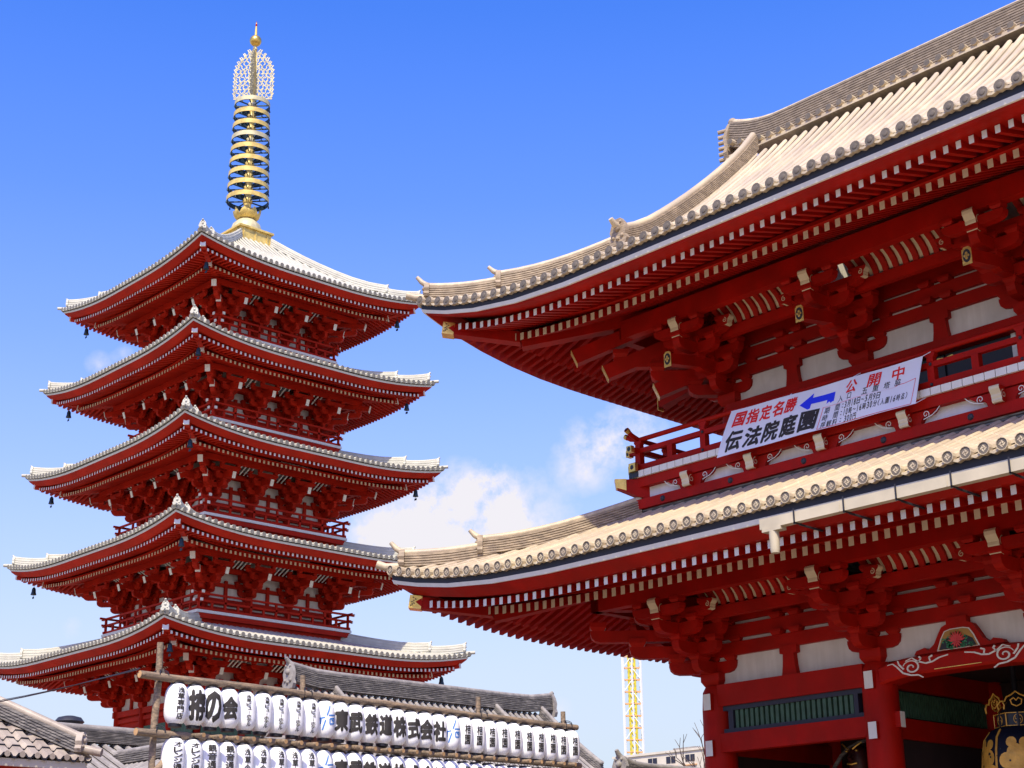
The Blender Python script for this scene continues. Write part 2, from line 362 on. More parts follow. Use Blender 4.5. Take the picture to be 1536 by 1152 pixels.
# ================================================================== TEMPLE GATE
gate = empty('temple_gate', (0, 0, 0), 'two-storeyed vermilion temple gate with cream tiled roofs, filling the right side', 'temple gate')
GX = [0, 4.12, 8.03, 12.97, 16.88, 21.0]; GY = [0, 4.1, 8.2]
UX = [.5, 4.12, 8.03, 12.97, 16.88, 20.5]; UY = [.5, 4.1, 7.7]
EL = Eave((-5.1, -5.1, 26.1, 13.3), 8.54, .372, .014, .60, 6.5, 3)
EU = Eave((-4.68, -4.68, 25.68, 12.88), 14.78, .45, .034, .84, 6.5, 3)
def TL(k, u, L): return min(4.15, u, L-u)
def TU(k, u, L):
    s = min(u, L-u)
    if k in 'SN': return s if s < 3.0 else 8.15
    return min(s, 4.3)
for E_, nm, Tf, mj, spc in ((EL, 'lower_roof', TL, True, .322), (EU, 'upper_roof', TU, 'boss', .322)):
    mb = MB(); tiles(E_, mb, spc, .085, Tf, 1, manji=mj, seg=.42, joint=True)
    rf = mb.build(nm, [TILE, TEND], gate)
    if nm == 'lower_roof': lroof = rf
    else: uroof = rf
# eaves: dark board, white strip, red eave board, kioi board
def eaves(E_, parent, red=RED, white=WHITE, t_f=.47, z_f=-.57, t_b=1.5, z_b=-.54, kay=(.16, -.275, .5, -.48), Tin=5.0, sl=.43, slf=.27, w=.115, h=.165):
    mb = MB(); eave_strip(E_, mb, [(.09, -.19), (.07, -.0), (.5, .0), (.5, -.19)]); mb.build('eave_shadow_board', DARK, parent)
    mb = MB(); eave_strip(E_, mb, [(.11, -.275), (.08, -.19), (.45, -.19), (.45, -.275)]); mb.build('eave_white_board', white, parent)
    mb = MB(); a, b, c, d = kay
    eave_strip(E_, mb, [(a, b), (a+.02, b-.05), (c-.12, d), (c+.25, d), (c+.25, b)]); 
    eave_strip(E_, mb, [(t_b-.04, z_b+h/2), (t_b-.02, z_b+h/2+.09), (t_b+.25, z_b+h/2+.09), (t_b+.25, z_b+h/2)])
    soffit(E_, mb, t_f+.1, z_f+h/2+.012, slf, t_b+.1); soffit(E_, mb, t_b+.1, z_b+h/2+.012+.03, sl, Tin)
    mb.build('eave_board', red, parent)
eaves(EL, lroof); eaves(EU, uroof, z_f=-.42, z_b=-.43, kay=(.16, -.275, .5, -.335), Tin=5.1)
def rafters(E_, parent, t0, z0, slope, w, h, Tin, name, n_keep0, n_keep1, sp=.2527, first=.97):
    L = E_.sd['S'][3]; nR = int((L-2*first)/sp); rest = MB()
    for k in 'SENW':
        L = E_.sd[k][3]; nR = round((L-2*first)/sp)
        for i in range(nR+1):
            u = first+(L-2*first)*i/nR
            if k == 'S' and n_keep0 <= i < n_keep1:
                mb = MB()
                if rafter(E_, mb, k, u, t0, z0, slope, w, h, Tin): mb.build(name, [RED, WHITE_BOUNCE if name == 'base_rafter' else WHITE], parent)
            else: rafter(E_, rest, k, u, t0, z0, slope, w, h, Tin)
    o = rest.build(name, [RED, WHITE_BOUNCE if name == 'base_rafter' else WHITE], parent); o['kind'] = 'stuff'
rafters(EL, lroof, .48, -.57, .27, .098, .150, 1.75, 'flying_rafter', 8, 58)
rafters(EL, lroof, 1.5, -.54, .43, .113, .172, 5.0, 'base_rafter', 8, 58, first=.97)
rafters(EU, uroof, .52, -.42, .27, .098, .150, 1.8, 'flying_rafter', 8, 58)
rafters(EU, uroof, 1.55, -.43, .43, .113, .172, 5.1, 'base_rafter', 8, 58)
# hip rafters with gilt tips, hip ridges
def corner_pts(E_):
    x0, y0, x1, y1 = E_.rect
    return {'SW': ((x0, y0), (1, 1)), 'SE': ((x1, y0), (-1, 1)), 'NW': ((x0, y1), (1, -1)), 'NE': ((x1, y1), (-1, -1))}
def hip_z(E_, t): return E_.zt(t)+E_.rise(t)*E_.g(t)
def hip_rafter(E_, parent, c, t_tip, z_tip, t_mid, z_mid, t_in, z_in, w=.3, h=.26, tip=True, mats=(RED, GOLD), dropm=.10):
    (x, y), (sx, sy) = corner_pts(E_)[c]
    P = lambda t, z: (x+sx*t, y+sy*t, z)
    mb = MB(); a = P(t_tip, z_tip); b = P(t_mid, z_mid); mb.beam(a, b, w, h, 0)
    mb.beam(P(t_mid-.0, z_mid-dropm), P(t_in, z_in), w*1.05, h*1.15, 0)
    r = mb.build('hip_rafter', mats[0], parent)
    if tip:
        mb = MB(); d = Vector(P(t_mid, z_mid))-Vector(a); d.normalize(); e = Vector(a)-d*.03
        mb.beam(e, e+d*.28, w+.03, h+.03, 0)
        # engraved edge lines
        sd = Vector((-d.y, d.x, 0)).normalized()
        for sgn in (-1, 1):
            o = e+sd*sgn*(w/2+.018)
            for (p0, p1) in (((.02, .09), (.24, .09)), ((.02, -.09), (.24, -.09)), ((.05, -.08), (.05, .08)), ((.1, .0), (.22, .07)), ((.1, 0), (.22, -.07))):
                mb.beam(o+d*p0[0]+Vector((0, 0, p0[1])), o+d*p1[0]+Vector((0, 0, p1[1])), .008, .012, 0)
        gt = mb.build('gilt_tip', mats[1], r)
        mb = MB()
        for sgn in (-1, 1):
            o = e+sd*sgn*(w/2+.024); up_ = Vector((0, 0, 1))
            mb.face([o+d*.285+up_*.10, o+d*.285-up_*.10, o+d*.14], 0)
        mb.build('red_notch', RED, gt)
        mb = MB()
        for sgn in (-1, 1):
            o = e+sd*sgn*(w/2+.026)
            for q_ in range(7):
                px_, pz_ = .035+.028*(q_ % 3)+.01*q_, -.09+.03*q_
                sp_ = spiral(px_, pz_, .02, 1.2, 8, q_)
                for (a_, b_) in zip(sp_, sp_[1:]): mb.beam(o+d*a_[0]+Vector((0, 0, a_[1])), o+d*b_[0]+Vector((0, 0, b_[1]+1e-4)), .004, .008, 0)
        mb.build('chased_lines', BLACK, gt)
    return r
for c in ('SW', 'SE', 'NW', 'NE'):
    hip_rafter(EL, lroof, c, .39, 8.42, 1.68, 8.19, 5.1, 9.15)
    hip_rafter(EU, uroof, c, .47, 14.88, 1.75, 14.60, 5.2, 15.4)
def hip_ridge(E_, parent, c, t_tip, t_end, h, w=.3, t_in=None, mats=(RIDGE, TILE), cap=.075, curl=.22, name='hip_ridge', lift=.03, n=9, layers=6, upz=.0, dropped=True):
    (x, y), (sx, sy) = corner_pts(E_)[c]
    pts = []
    for i in range(n):
        t = t_tip+(t_end-t_tip)*i/(n-1); e = upz*max(0, 1-(t-t_tip)/1.4)**2
        pts.append((x+sx*t, y+sy*t, hip_z(E_, t)+lift+e))
    mb = MB(); ridge(mb, pts, w, h, layers, cap, 0, 1, curl)
    d = Vector((-sx, -sy, 0)).normalized(); mb2 = MB(); q = Vector(pts[0]); oni(mb2, q, d, w*1.25, h+cap*1.3)
    r = mb.build(name, mats, parent, True); mb2.build('ridge_end_ornament', mats[0], r, True)
for c in ('SW', 'SE', 'NW', 'NE'):
    hip_ridge(EL, lroof, c, .28, 1.75, .29, w=.25, curl=.32, upz=.05, layers=5)
    hip_ridge(EL, lroof, c, 1.52, 4.05, .34, w=.26, curl=.30, upz=.10)
    hip_ridge(EU, uroof, c, .22, 1.75, .28, w=.25, curl=.30, upz=.05, layers=5)
    hip_ridge(EU, uroof, c, 1.42, 3.7, .34, w=.26, curl=.30, upz=.08)
    (x, y), (sx, sy) = corner_pts(EL)[c]
# corner tile tips at the lower eave corner
for E_, pa in ((EL, lroof), (EU, uroof)):
    for c in ('SW', 'SE', 'NW', 'NE'):
        (x, y), (sx, sy) = corner_pts(E_)[c]; z = hip_z(E_, 0)
        mb = MB(); mb.tube([(x-sx*.16, y-sy*.16, z+.16), (x-sx*.02, y-sy*.02, z+.09), (x+sx*.35, y+sy*.35, z+.10)], [.095, .09, .09], 10, 0)
        mb.build('corner_tile', TILE, pa, True)
# upper roof: descending ridges, main ridge, gables
for (gx, sgn) in ((-.75, 1), (21.75, -1)):
    for sy, y0 in ((1, -4.68), (-1, 12.88)):
        pts = []
        for i in range(12):
            t = 2.95+(8.25-2.95)*i/11; s = abs(gx-(-4.68)) if sgn == 1 else abs(25.68-gx)
            pts.append((gx, y0+sy*t, EU.zt(t)+EU.rise(s)*EU.g(t)+.02+.16*max(0, 1-(t-2.95)/1.2)**2+.1*max(0, (t-7.2))**2))
        mb = MB(); ridge(mb, pts, .34, .42, 8, .095, 0, 1, .38)
        r = mb.build('descending_ridge', [RIDGE, TILE], uroof, True)
        mb = MB(); oni(mb, pts[0], (0, -sy, 0), .46, .66); mb.build('ridge_end_ornament', RIDGE, r, True)
zr = 21.12
def rz(x): return .36*max(0, (1.6-min(x+1.75, 22.75-x))/1.6)**2
mb = MB(); pts = [(x, 4.1, zr+rz(x)) for x in [-1.75+24.5*i/40 for i in range(41)]]
pts = [(-1.75+24.5*(.5-.5*math.cos(PI*i/40)), 4.1, 0) for i in range(41)]; pts = [(x, y, zr+.05+rz(x)) for x, y, _ in pts]
ridge(mb, pts, .62, .80, 11, .10, 0, 1, 0)
mr = mb.build('main_ridge', [MRIDGE, TILE], uroof, True)
mb = MB()
for sgn in (-1, 1):      # row of tile discs along the foot of the ridge, and roof shoulders
    y = 4.1+sgn*.34
    for i in range(76):
        x = -1.6+24.2*i/75; z = zr+.17+rz(x)
        for (rr, a, b, m) in ((.088, .0, .12, 0),):
            A = [(x+rr*math.cos(2*PI*q/10), y+sgn*b, z+rr*math.sin(2*PI*q/10)) for q in range(10)]
            B = [(x+rr*math.cos(2*PI*q/10), y-sgn*.1, z+rr*math.sin(2*PI*q/10)) for q in range(10)]
            mb.loft([B, A], 0, False); mb.face(A, 1)
    mb.box(-1.7, 22.7, y-.06, y+.06, zr+.02, zr+.10, 0); mb.box(-1.7, 22.7, y-.20, y+.14, zr-.09, zr-.05, 0); mb.box(-1.7, 22.7, y-.02, y+.02, zr-.05, zr+.02, 1)
mb.build('ridge_disc_row', [TILE, TEND], mr)
for x, d in ((-1.75, -1), (22.75, 1)):
    mb = MB(); z = zr+rz(x)-.35
    oni(mb, (x+d*.02, 4.1, z), (d, 0, 0), .68, 1.2)
    for k in range(6):
        for sy in (-1, 1): mb.tube([(x+d*.1, 4.1+sy*.25, z+.1+k*.17), (x+d*.3, 4.1+sy*.38, z+.06+k*.17)], .055, 8)
    mb.sphere((x+d*.06, 4.1, z+1.27), .13, 0, 10, 7)
    mb.build('ridge_end_ornament', RIDGE, mr, True)
for sgn, xg, xe in ((1, .3, -1.55), (-1, 20.7, 22.55)):
    mb = MB(); tp = lambda y: EU.zt(min(y+4.68, 12.88-y))
    ys = [0.0+8.2*i/20 for i in range(21)]
    a = [(xg, y, 16.0) for y in ys]; b = [(xg, y, tp(y)-.15) for y in ys]
    mb.loft([[p, q, (q[0]+.12*sgn, q[1], q[2]), (p[0]+.12*sgn, p[1], p[2])] for p, q in zip(a, b)], 0)
    gb = mb.build('gable_wall', PLAST, uroof)
    mb = MB(); ys = [-1.4+5.5*i/14 for i in range(15)]
    for side in (0, 1):
        rg = []
        for y in ys:
            yy = y if side == 0 else 8.2-y; z = tp(yy)-.05
            rg.append([(xe, yy, z), (xe, yy, z-.5), (xe+.12*sgn, yy, z-.5), (xe+.12*sgn, yy, z)])
        mb.loft(rg, 0)
    for y in (4.1, 2, 6.2): mb.box(xg-.2*sgn if sgn < 0 else xg-.2, xg+.1, y-.15, y+.15, 16.5, tp(y)-.3)
    mb.build('bargeboard', RED, gb)
# ---- storey walls
def arm_poly(L, h, r=.22): return [(0, 0), (L-r, 0), (L-r*.45, h*.12), (L-r*.12, h*.38), (L, h*.75), (L, h), (0, h)]
def bracket(T, u, z0, m=.36, st=.6, steps=3, big=.5, halfw=.62, tail=False, nose=True, parent=None, w=.19, diag=None, shared=False, scale=1, red=RED, white=WHITE, gold=GOLD, wallarm=True, nameb='bracket_set', simple=False):
    """stepped bracket cluster over one column; u along the wall, d outward"""
    mb = MB(); 
    if diag is None: P = lambda a, d, z: T((u+a, d, z))
    else: P = diag
    fo = lambda x, z, t: P(t, x, z); fc = lambda x, z, t, d: P(x, d+t, z)
    def blk(a, d, z, s):
        q = lambda ww, zz: [P(a-ww, d-ww, zz), P(a+ww, d-ww, zz), P(a+ww, d+ww, zz), P(a-ww, d+ww, zz)]
        mb.hexa(q(s*.36, z), q(s*.5, z+s*.22)); mb.hexa(q(s*.5, z+s*.22), q(s*.5, z+s*.5))
    za = z0+m*.72+(.004 if shared else 0)+(.008 if diag else 0); ah = m*.70
    if diag is None and not shared:
        q = lambda ww, zz: [P(-ww, -ww, zz), P(ww, -ww, zz), P(ww, ww, zz), P(-ww, ww, zz)]
        mb.hexa(q(big*.38, z0), q(big*.5, z0+m*.3)); mb.hexa(q(big*.5, z0+m*.3), q(big*.5, z0+m*.74))
    k2 = 1.414 if diag else 1
    for k in range(steps):
        z = za+m*k; d1 = (st*(k+1)+.12)*k2
        mb.prism([(a-.2, b) for a, b in arm_poly(d1+.2, ah)], lambda a, b, t: P(t, a, z+b), -w/2, w/2)
        blk(0, st*(k+1)*k2, z+ah, w*1.5)
        if diag is None or True:
            for j in range(k+1):
                d = st*j*k2; hw = halfw+(.18 if (k-j) % 2 else 0)
                if diag is not None: continue
                if j == 0 and not wallarm: continue
                for sg in (-1, 1):
                    mb.prism(arm_poly(hw, ah), lambda a, b, t: P(a*sg, d+t, z+b), -w/2, w/2)
                    blk(sg*(hw-w*.75), d, z+ah, w*1.5)
                blk(0, d, z+ah, w*1.5)
        # cross arm at the new step
    if diag is None and not simple:
        z = za+m*steps
        for j in range(1, steps+1):
            hw = halfw+(.3 if j == steps-1 else .05)
            if j < steps-1: continue
            for sg in (-1, 1):
                mb.prism(arm_poly(hw, ah*.8), lambda a, b, t: P(a*sg, st*j+t, z+b-.02), -w/2, w/2)
                blk(sg*(hw-w*.75), st*j, z+ah*.8, w*1.3)
    o = mb.build(nameb, red, parent)
    if tail:
        mb = MB(); a = Vector(P(0, .3, z0+m*2.6)); b = Vector(P(0, 2.2*k2*tail, z0+m*1.75)); mb.beam(a, b, w*1.1, w*1.3); mb.build('tail_rafter', red, o)
        mb = MB(); dd = (b-a).normalized(); cc = b+dd*.01; sdv = (Vector(P(1, 0, 0))-Vector(P(0, 0, 0))).normalized(); up = Vector((0, 0, 1))
        fn = lambda x, z, t: cc+sdv*x+up*z+dd*t
        mb.prism([(-.10, -.17), (.10, -.17), (.10, .14), (.05, .19), (-.05, .19), (-.10, .14)], fn, 0, .02, 0)
        mb.prism([(.085*math.cos(2*PI*i/16), .01+.135*math.sin(2*PI*i/16)) for i in range(16)], fn, .02, .026, 1)
        for x, z, r in ((0, .01, .03), (0, .06, .028), (0, -.04, .028), (.035, .01, .028), (-.035, .01, .028)):
            mb.prism([(x+r*math.cos(2*PI*i/8), z+r*math.sin(2*PI*i/8)) for i in range(8)], fn, .026, .034, 0)
        mb.build('crest_plate', [gold, BLACK], o)
    return o, P, za
def scroll_nose(P, d, z, w=.2, h=.42, parent=None, L=.34, name='carved_nose', a0=0, sgn=0):
    """white carved beam end; outline in (d,z) extruded over the width a, scroll line in low relief on both cheeks"""
    mb = MB()
    out = [(L*.42, 0), (L*.66, h*.03), (L*.74, h*.14), (L*.70, h*.26), (L*.76, h*.38), (L*.76, h*.50), (L*.86, h*.62), (L*.98, h*.76), (L*1.0, h*.90), (L*.92, h)]
    poly = [(-.1, h), (-.1, .02)]+out
    em = {i: 1 for i in range(2, 2+len(out)-1)}
    if sgn == 0: fn = lambda a, b, t: P(t+a0, d+a, z+b)
    else: fn = lambda a, b, t: P(a0+sgn*a, d+t, z+b)
    mb.prism(poly, fn, -w/2, w/2, 0, em)
    for s in (-1, 1):
        sp = spiral(L*.42, h*.5, h*.26, 1.3, 18, PI*.5, -1)
        for (p0, p1) in zip(sp, sp[1:]):
            dx, dz = p1[0]-p0[0], p1[1]-p0[1]; l = math.hypot(dx, dz) or 1; nx, nz_ = -dz/l*.009, dx/l*.009; t = s*(w/2+.003)
            mb.face([fn(p0[0]+nx, p0[1]+nz_, t), fn(p1[0]+nx, p1[1]+nz_, t), fn(p1[0]-nx, p1[1]-nz_, t), fn(p0[0]-nx, p0[1]-nz_, t)], 1)
    return mb.build(name, [RED, WHITE_BOUNCE], parent)
def strut(T, uc, z0, h, parent, w=.19):
    mb = MB(); fn = lambda a, b, t: T((uc+a, t, z0+b)); H = h-.16
    poly = [(-w, 0), (w, 0), (w*.82, H*.45), (w*.72, H-.02), (w*1.15, H), (w*1.15, h), (-w*1.15, h), (-w*1.15, H), (-w*.72, H-.02), (-w*.82, H*.45)]
    mb.prism(poly, fn, .02, .16); mb.build('strut', RED, parent)
def wall_side(key, T, cols, z0, depth, full=True, r=.3, upper=False):
    L = cols[-1]
    # plaster infill behind brackets
    for i in range(len(cols)-1):
        a, b = cols[i], cols[i+1]
        mb = MB(T); mb.box(a+.1, b-.1, -.03, .03, z0, z0+1.75); mb.build('plaster_panel', PLAST, gate)
        mid = (a+b)/2
        for z, hh, dd in ((z0+.60, .28, .13), (z0+.95, .29, .13), (z0+1.31, .32, .13)):
            pass
        # blocks in the gaps at mid-bay
        if full:
            if not (not upper and key == 'S' and i in (1, 2, 3)): strut(T, mid, z0+.002, .62, gate)
            for zz in (z0+.885, z0+1.245):
                for du in (-.24, .24): mb = MB(T); mb.taper(mid+du, .12, .2, .28, zz-.02, zz+.05, 0, .2, .24); mb.box(mid+du-.14, mid+du+.14, .0, .24, zz+.052, zz+.1); mb.build('bearing_block', RED, gate)
    mb = MB(T)
    for z, hh in ((z0+.60, .28), (z0+.96, .285), (z0+1.32, .40)): mb.box(cols[0]-.5, L+.5, .03, .13, z, z+hh)
    for k in (.95,): mb.box(cols[0]-1.0, L+1.0, .86, 1.0, z0+1.26, z0+1.50)     # inner purlin below the ribs
    mb.build('wall_beams', RED, gate)
    mb = MB(T); mb.box(cols[0]-1.9, L+1.9, 1.68, 1.90, z0+1.66, z0+2.10); mb.build('eave_purlin', RED, gate)
    # curved ribs and white boards between the brackets
    if full:
        for i in range(len(cols)-1):
            a, b = cols[i]+.62, cols[i+1]-.62; n = max(2, round((b-a)/.25))
            cv = [(.98+.70*(1-math.cos(q*PI/2/5))*.75+.18*q/5, z0+1.50+.42*math.sin(q*PI/2/5)) for q in range(6)]
            mb = MB(T); mb.loft([[(x, d-.045, z+.062) for d, z in cv] for x in (a-.1, b+.1)], 0, False, False); rbb = mb.build('rib_board', WHITE_BOUNCE, gate)
            for j in range(n+1):
                mb = MB(T); uc = a+(b-a)*j/n; w = .062
                mb.loft([[(uc-w, d, z), (uc+w, d, z), (uc+w, d-.05, z+.07), (uc-w, d-.05, z+.07)] for d, z in cv], 0)
                mb.build('curved_rib', RED, rbb)
def TF(x0, y0, x1, y1, k):
    o, U, Nn, L = sides(x0, y0, x1, y1)[k]; return frame(o, U, (-Nn[0], -Nn[1], 0))
for (x0, y0, x1, y1, CX, CY, z0, up) in ((0, 0, 21, 8.2, GX, GY, 6.46, False), (.5, .5, 20.5, 7.7, UX, UY, 12.82, True)):
    for k in 'SEWN':
        T = TF(x0, y0, x1, y1, k)
        src = CX if k in 'SN' else CY
        cols = [c-(x0 if k in 'SN' else y0) for c in src]
        if k in 'NW': cols = [cols[-1]-c for c in cols][::-1]
        wall_side(k, T, cols, z0, 0, k in 'SW', upper=up)
        if k in 'SW':
            for i, u in enumerate(cols):
                o, P, za = bracket(T, u, z0, tail=(1 if up else False), parent=gate, shared=(k == 'W' and i == len(cols)-1), w=.19 if k == 'S' else .186)
                scroll_nose(P, 1.66, z0+1.23, .23, .45, o, .38)
                if k == 'S':
                    for sg in (-1, 1):
                        if 0 <= u+sg*.9 <= cols[-1]: scroll_nose(P, 1.3, z0+1.38, .17, .23, o, .25, 'side_nose', sg*.88, sg)
    for (cx, cy, sx, sy) in ((x0, y0, -1, -1),):
        P = lambda a, d, z, cx=cx, cy=cy, sx=sx, sy=sy: (cx+sx*d*.7071-a*.7071, cy+sy*d*.7071+a*.7071, z)
        o, P_, za = bracket(None, 0, z0, diag=P, tail=False, parent=gate, w=.24, nameb='corner_bracket_set')
        mb = MB()
        for j, (d0, d1, zz) in enumerate(((0, 1.75, 1.35), (0, 2.45, 1.68), (.2, 3.2, 1.95))[:3 if up else 2]):
            mb.prism([(a+d0, b) for a, b in arm_poly(d1-d0, .26, .3)], lambda a, b, t: P(t, a, z0+zz+b), -.14, .14)
        if up:
            mb = MB()
            for d_, zc_ in ((3.62, z0+1.26), (2.91, z0+.87), (1.75, z0+.40)):
                mb.beam(P(0, d_, zc_), P(0, d_-1.9, zc_+.42*1.9), .26, .34)
            mb.build('corner_tail_rafter', RED, o)
            mb = MB()
            for d_, zc_ in ((3.62, z0+1.26), (2.91, z0+.87), (1.75, z0+.40)):
                mb.beam(P(0, d_+.012, zc_-.005), P(0, d_, zc_), .28, .36)
            mb.build('gilt_edge', GOLD, o)
        else: mb.build('diagonal_beam', RED, o)
# ---- columns and tie beams
def column(x, y, z0, z1, r, top=True):
    mb = MB(); mb.lathe([(r*1.04, z0), (r, z0+(z1-z0)*.4), (r*.97, z1-.5), (r*.9, z1-.12), (r*.72, z1)], (x, y, 0), 20); return mb.build('column', RED, gate, True)
for y in GY:
    for x in GX: column(x, y, 0, 6.46, .36)
for y in UY:
    for x in UX:
        if y == 4.1 and x not in (UX[0], UX[-1]): continue
        column(x, y, 10.5, 12.84, .28)
def boxo(name, x0, x1, y0, y1, z0, z1, m, parent=gate):
    mb = MB(); mb.box(x0, x1, y0, y1, z0, z1); return mb.build(name, m, parent)
for i in range(5):
    a, b = GX[i]+.2, GX[i+1]-.2
    if i in (0, 4):
        boxo('tie_beam', a, b, -.27, -.03, 6.0, 6.455, RED); boxo('tie_beam', a, b, -.27, -.03, 5.04, 5.43, RED)
        mb = MB(); mb.box(a, b, -.2, -.05, 5.9, 5.999); mb.box(a, b, -.2, -.05, 5.431, 5.52); mb.box(GX[i]+.42, GX[i]+.55, -.2, -.05, 5.52, 5.9); mb.box(GX[i+1]-.50, GX[i+1]-.40, -.2, -.05, 5.52, 5.9)
        lw = mb.build('lattice_window', FRAMED, gate)
        n = 23
        for j in range(n):
            x = GX[i]+.62+(GX[i+1]-GX[i]-1.2)*j/(n-1); mb = MB(); mb.box(x-.04, x+.04, -.16, -.09, 5.52, 5.9); mb.build('slat', GREEN, lw)
    else:
        # rainbow beam, slightly arched underside
        mb = MB(); xs = [a+(b-a)*q/16 for q in range(17)]; rg = []
        for x in xs:
            w = abs((x-(a+b)/2)/((b-a)/2)); lo = 5.98+.12*(1-w**4) if w < 1 else 5.98; tz = 6.44+.02*(1-w*w)-.10*w**6
            rg.append([(x, -.30, lo+.05), (x, -.26, lo), (x, .2, lo), (x, .2, tz), (x, -.22, tz), (x, -.30, tz-.05)])
        mb.loft(rg, 0)
        rb = mb.build('rainbow_beam', RED, gate)
        mb = MB(); mb.box(a+1.25, b-1.25, -.304, -.296, 6.14, 6.152); mb.build('highlight_line', GOLD, rb)  # thin strip painting the highlight along the beam's lower edge
        for sg, xe in ((1, a+.28), (-1, b-.28)):
            mb = MB()
            curves = [spiral(.48, .0, .20, 1.5, 26, PI*.9, -1), [(-.06, .14), (.06, .16), (.16, .05), (.28, -.12), (.45, -.2), (.62, -.22), (.72, -.3)], [(.35, .18), (.5, .25), (.62, .14), (.8, .06), (.95, .08), (1.1, .16), (1.3, .2)], [(.62, .1), (.7, .2), (.66, .26)], [(.18, .22), (.2, .12), (.3, -.02)], [(.9, .1), (.88, .2), (.96, .24)]]
            for cv in curves:
                for ic, (p0, p1) in enumerate(zip(cv, cv[1:])):
                    wv = .007+.013*math.sin(PI*(ic+.7)/(len(cv)+.4)); l = math.hypot(p1[0]-p0[0], p1[1]-p0[1]) or 1; nx, nz_ = -(p1[1]-p0[1])/l*wv, (p1[0]-p0[0])/l*wv
                    g_ = lambda q: (xe+sg*q[0], -.312, 6.235+q[1]*.72)
                    mb.hexa([g_((p0[0]+nx, p0[1]+nz_)), g_((p1[0]+nx, p1[1]+nz_)), g_((p1[0]-nx, p1[1]-nz_)), g_((p0[0]-nx, p0[1]-nz_))], [(lambda q: (q[0], -.299, q[2]))(g_(v)) for v in ((p0[0]+nx, p0[1]+nz_), (p1[0]+nx, p1[1]+nz_), (p1[0]-nx, p1[1]-nz_), (p0[0]-nx, p0[1]-nz_))])
            mb.build('scroll_carving', WHITE, rb)
        # frog-leg strut with carved lotus
        xc = (GX[i]+GX[i+1])/2 if i != 1 else 6.07
        fn = lambda p, q, t: (xc+p, -.2+t, 6.47+q)
        half = [(.98, .0), (.92, .08), (.74, .12), (.66, .06), (.52, .16), (.40, .36), (.33, .46), (.22, .50), (.22, .62)]
        outer = half+[(-p, q) for p, q in half[::-1]]
        mb = MB(); mb.prism(outer, fn, 0, .16); kw = mb.build('frog_leg_strut', RED, gate)
        inn = [(.46, .015), (.36, .24), (.27, .37), (.14, .40), (-.14, .40), (-.27, .37), (-.36, .24), (-.46, .015)]
        mb = MB(); mb.prism(inn, fn, -.012, 0); mb.build('white_border', WHITE, kw)
        mb = MB(); mb.prism([(p*.93, q*.93+.01) for p, q in inn], fn, -.02, -.0121, 2)
        mb.prism([(-.40, .03), (.40, .03), (.33, .17), (.2, .24), (.08, .18), (-.08, .18), (-.2, .24), (-.33, .17)], fn, -.026, -.0205, 0)
        R.seed(3)
        for q in range(26):
            p_, q_ = R.uniform(-.38, .38), R.uniform(.04, .3)
            if abs(p_)*.9+q_ > .46: continue
            for (e0, e1) in zip(*(lambda s_: (s_, s_[1:]))(spiral(p_, q_, .055, 1.2, 9, R.uniform(0, 6), R.choice((-1, 1))))):
                mb.face([fn(e0[0], e0[1]-.014, -.03), fn(e1[0], e1[1]-.014, -.03), fn(e1[0], e1[1]+.014, -.03), fn(e0[0], e0[1]+.014, -.03)], 1 if q_ < .24 else 2)
        mb.build('carved_foliage', [BLACK, mat('foliage_green', (.03, .28, .10), .5), mat('ochre_paint', (.5, .26, .05), .6)], kw)
        mb = MB()
        for q in range(9):
            an = PI*(.08+.84*q/8); r_ = .2; mb.prism([(.0, .14), (math.cos(an-.16)*r_*.62, .14+math.sin(an-.16)*r_*.62), (math.cos(an)*r_, .14+math.sin(an)*r_), (math.cos(an+.16)*r_*.62, .14+math.sin(an+.16)*r_*.62)], fn, -.05-.004*(4-abs(q-4)), -.035)
        for q in range(5):
            an = PI*(1.15+.7*q/4); r_ = .13; mb.prism([(.0, .15), (math.cos(an-.2)*r_*.62, .15+math.sin(an-.2)*r_*.62), (math.cos(an)*r_, .15+math.sin(an)*r_), (math.cos(an+.2)*r_*.62, .15+math.sin(an+.2)*r_*.62)], fn, -.06, -.035)
        mb.build('carved_lotus', mat('lotus_red', (.75, .05, .05), .5), kw)
for y0, y1 in ((-.42, .2),):
    for x in GX:
        for z, hh, w in ((6.10, .34, .20), (5.13, .32, .19)):
            mb = MB(); mb.hexa([(x-w/2+.03, y0, z-hh/2), (x+w/2+.03, y0, z-hh/2), (x+w/2+.03, y0, z+hh/2), (x-w/2+.03, y0, z+hh/2)], [(x-w/2+.03, y1, z-hh/2), (x+w/2+.03, y1, z-hh/2), (x+w/2+.03, y1, z+hh/2), (x-w/2+.03, y1, z+hh/2)], 0, 1)
            mb.build('tie_beam_end', [RED, WHITE], gate)
for x in (4.12, 16.88):
    mb = MB(); mb.hexa([(x+.46, -.08, 5.18), (x+.46, .08, 5.18), (x+.46, .08, 5.48), (x+.46, -.08, 5.48)], [(x-.46, -.08, 5.18), (x-.46, .08, 5.18), (x-.46, .08, 5.48), (x-.46, -.08, 5.48)], 0, 1); mb.build('tie_beam_end', [RED, WHITE], gate)
for k in 'WEN':    # plain upper beams round the other sides
    T = TF(0, 0, 21, 8.2, k); L = 21 if k == 'N' else 8.2
    mb = MB(T); mb.box(.2, L-.2, .03, .25, 6.0, 6.45); mb.box(.2, L-.2, .03, .25, 5.04, 5.43); mb.box(.2, L-.2, -.05, .05, 5.43, 6.0); mb.build('tie_beam', RED, gate)
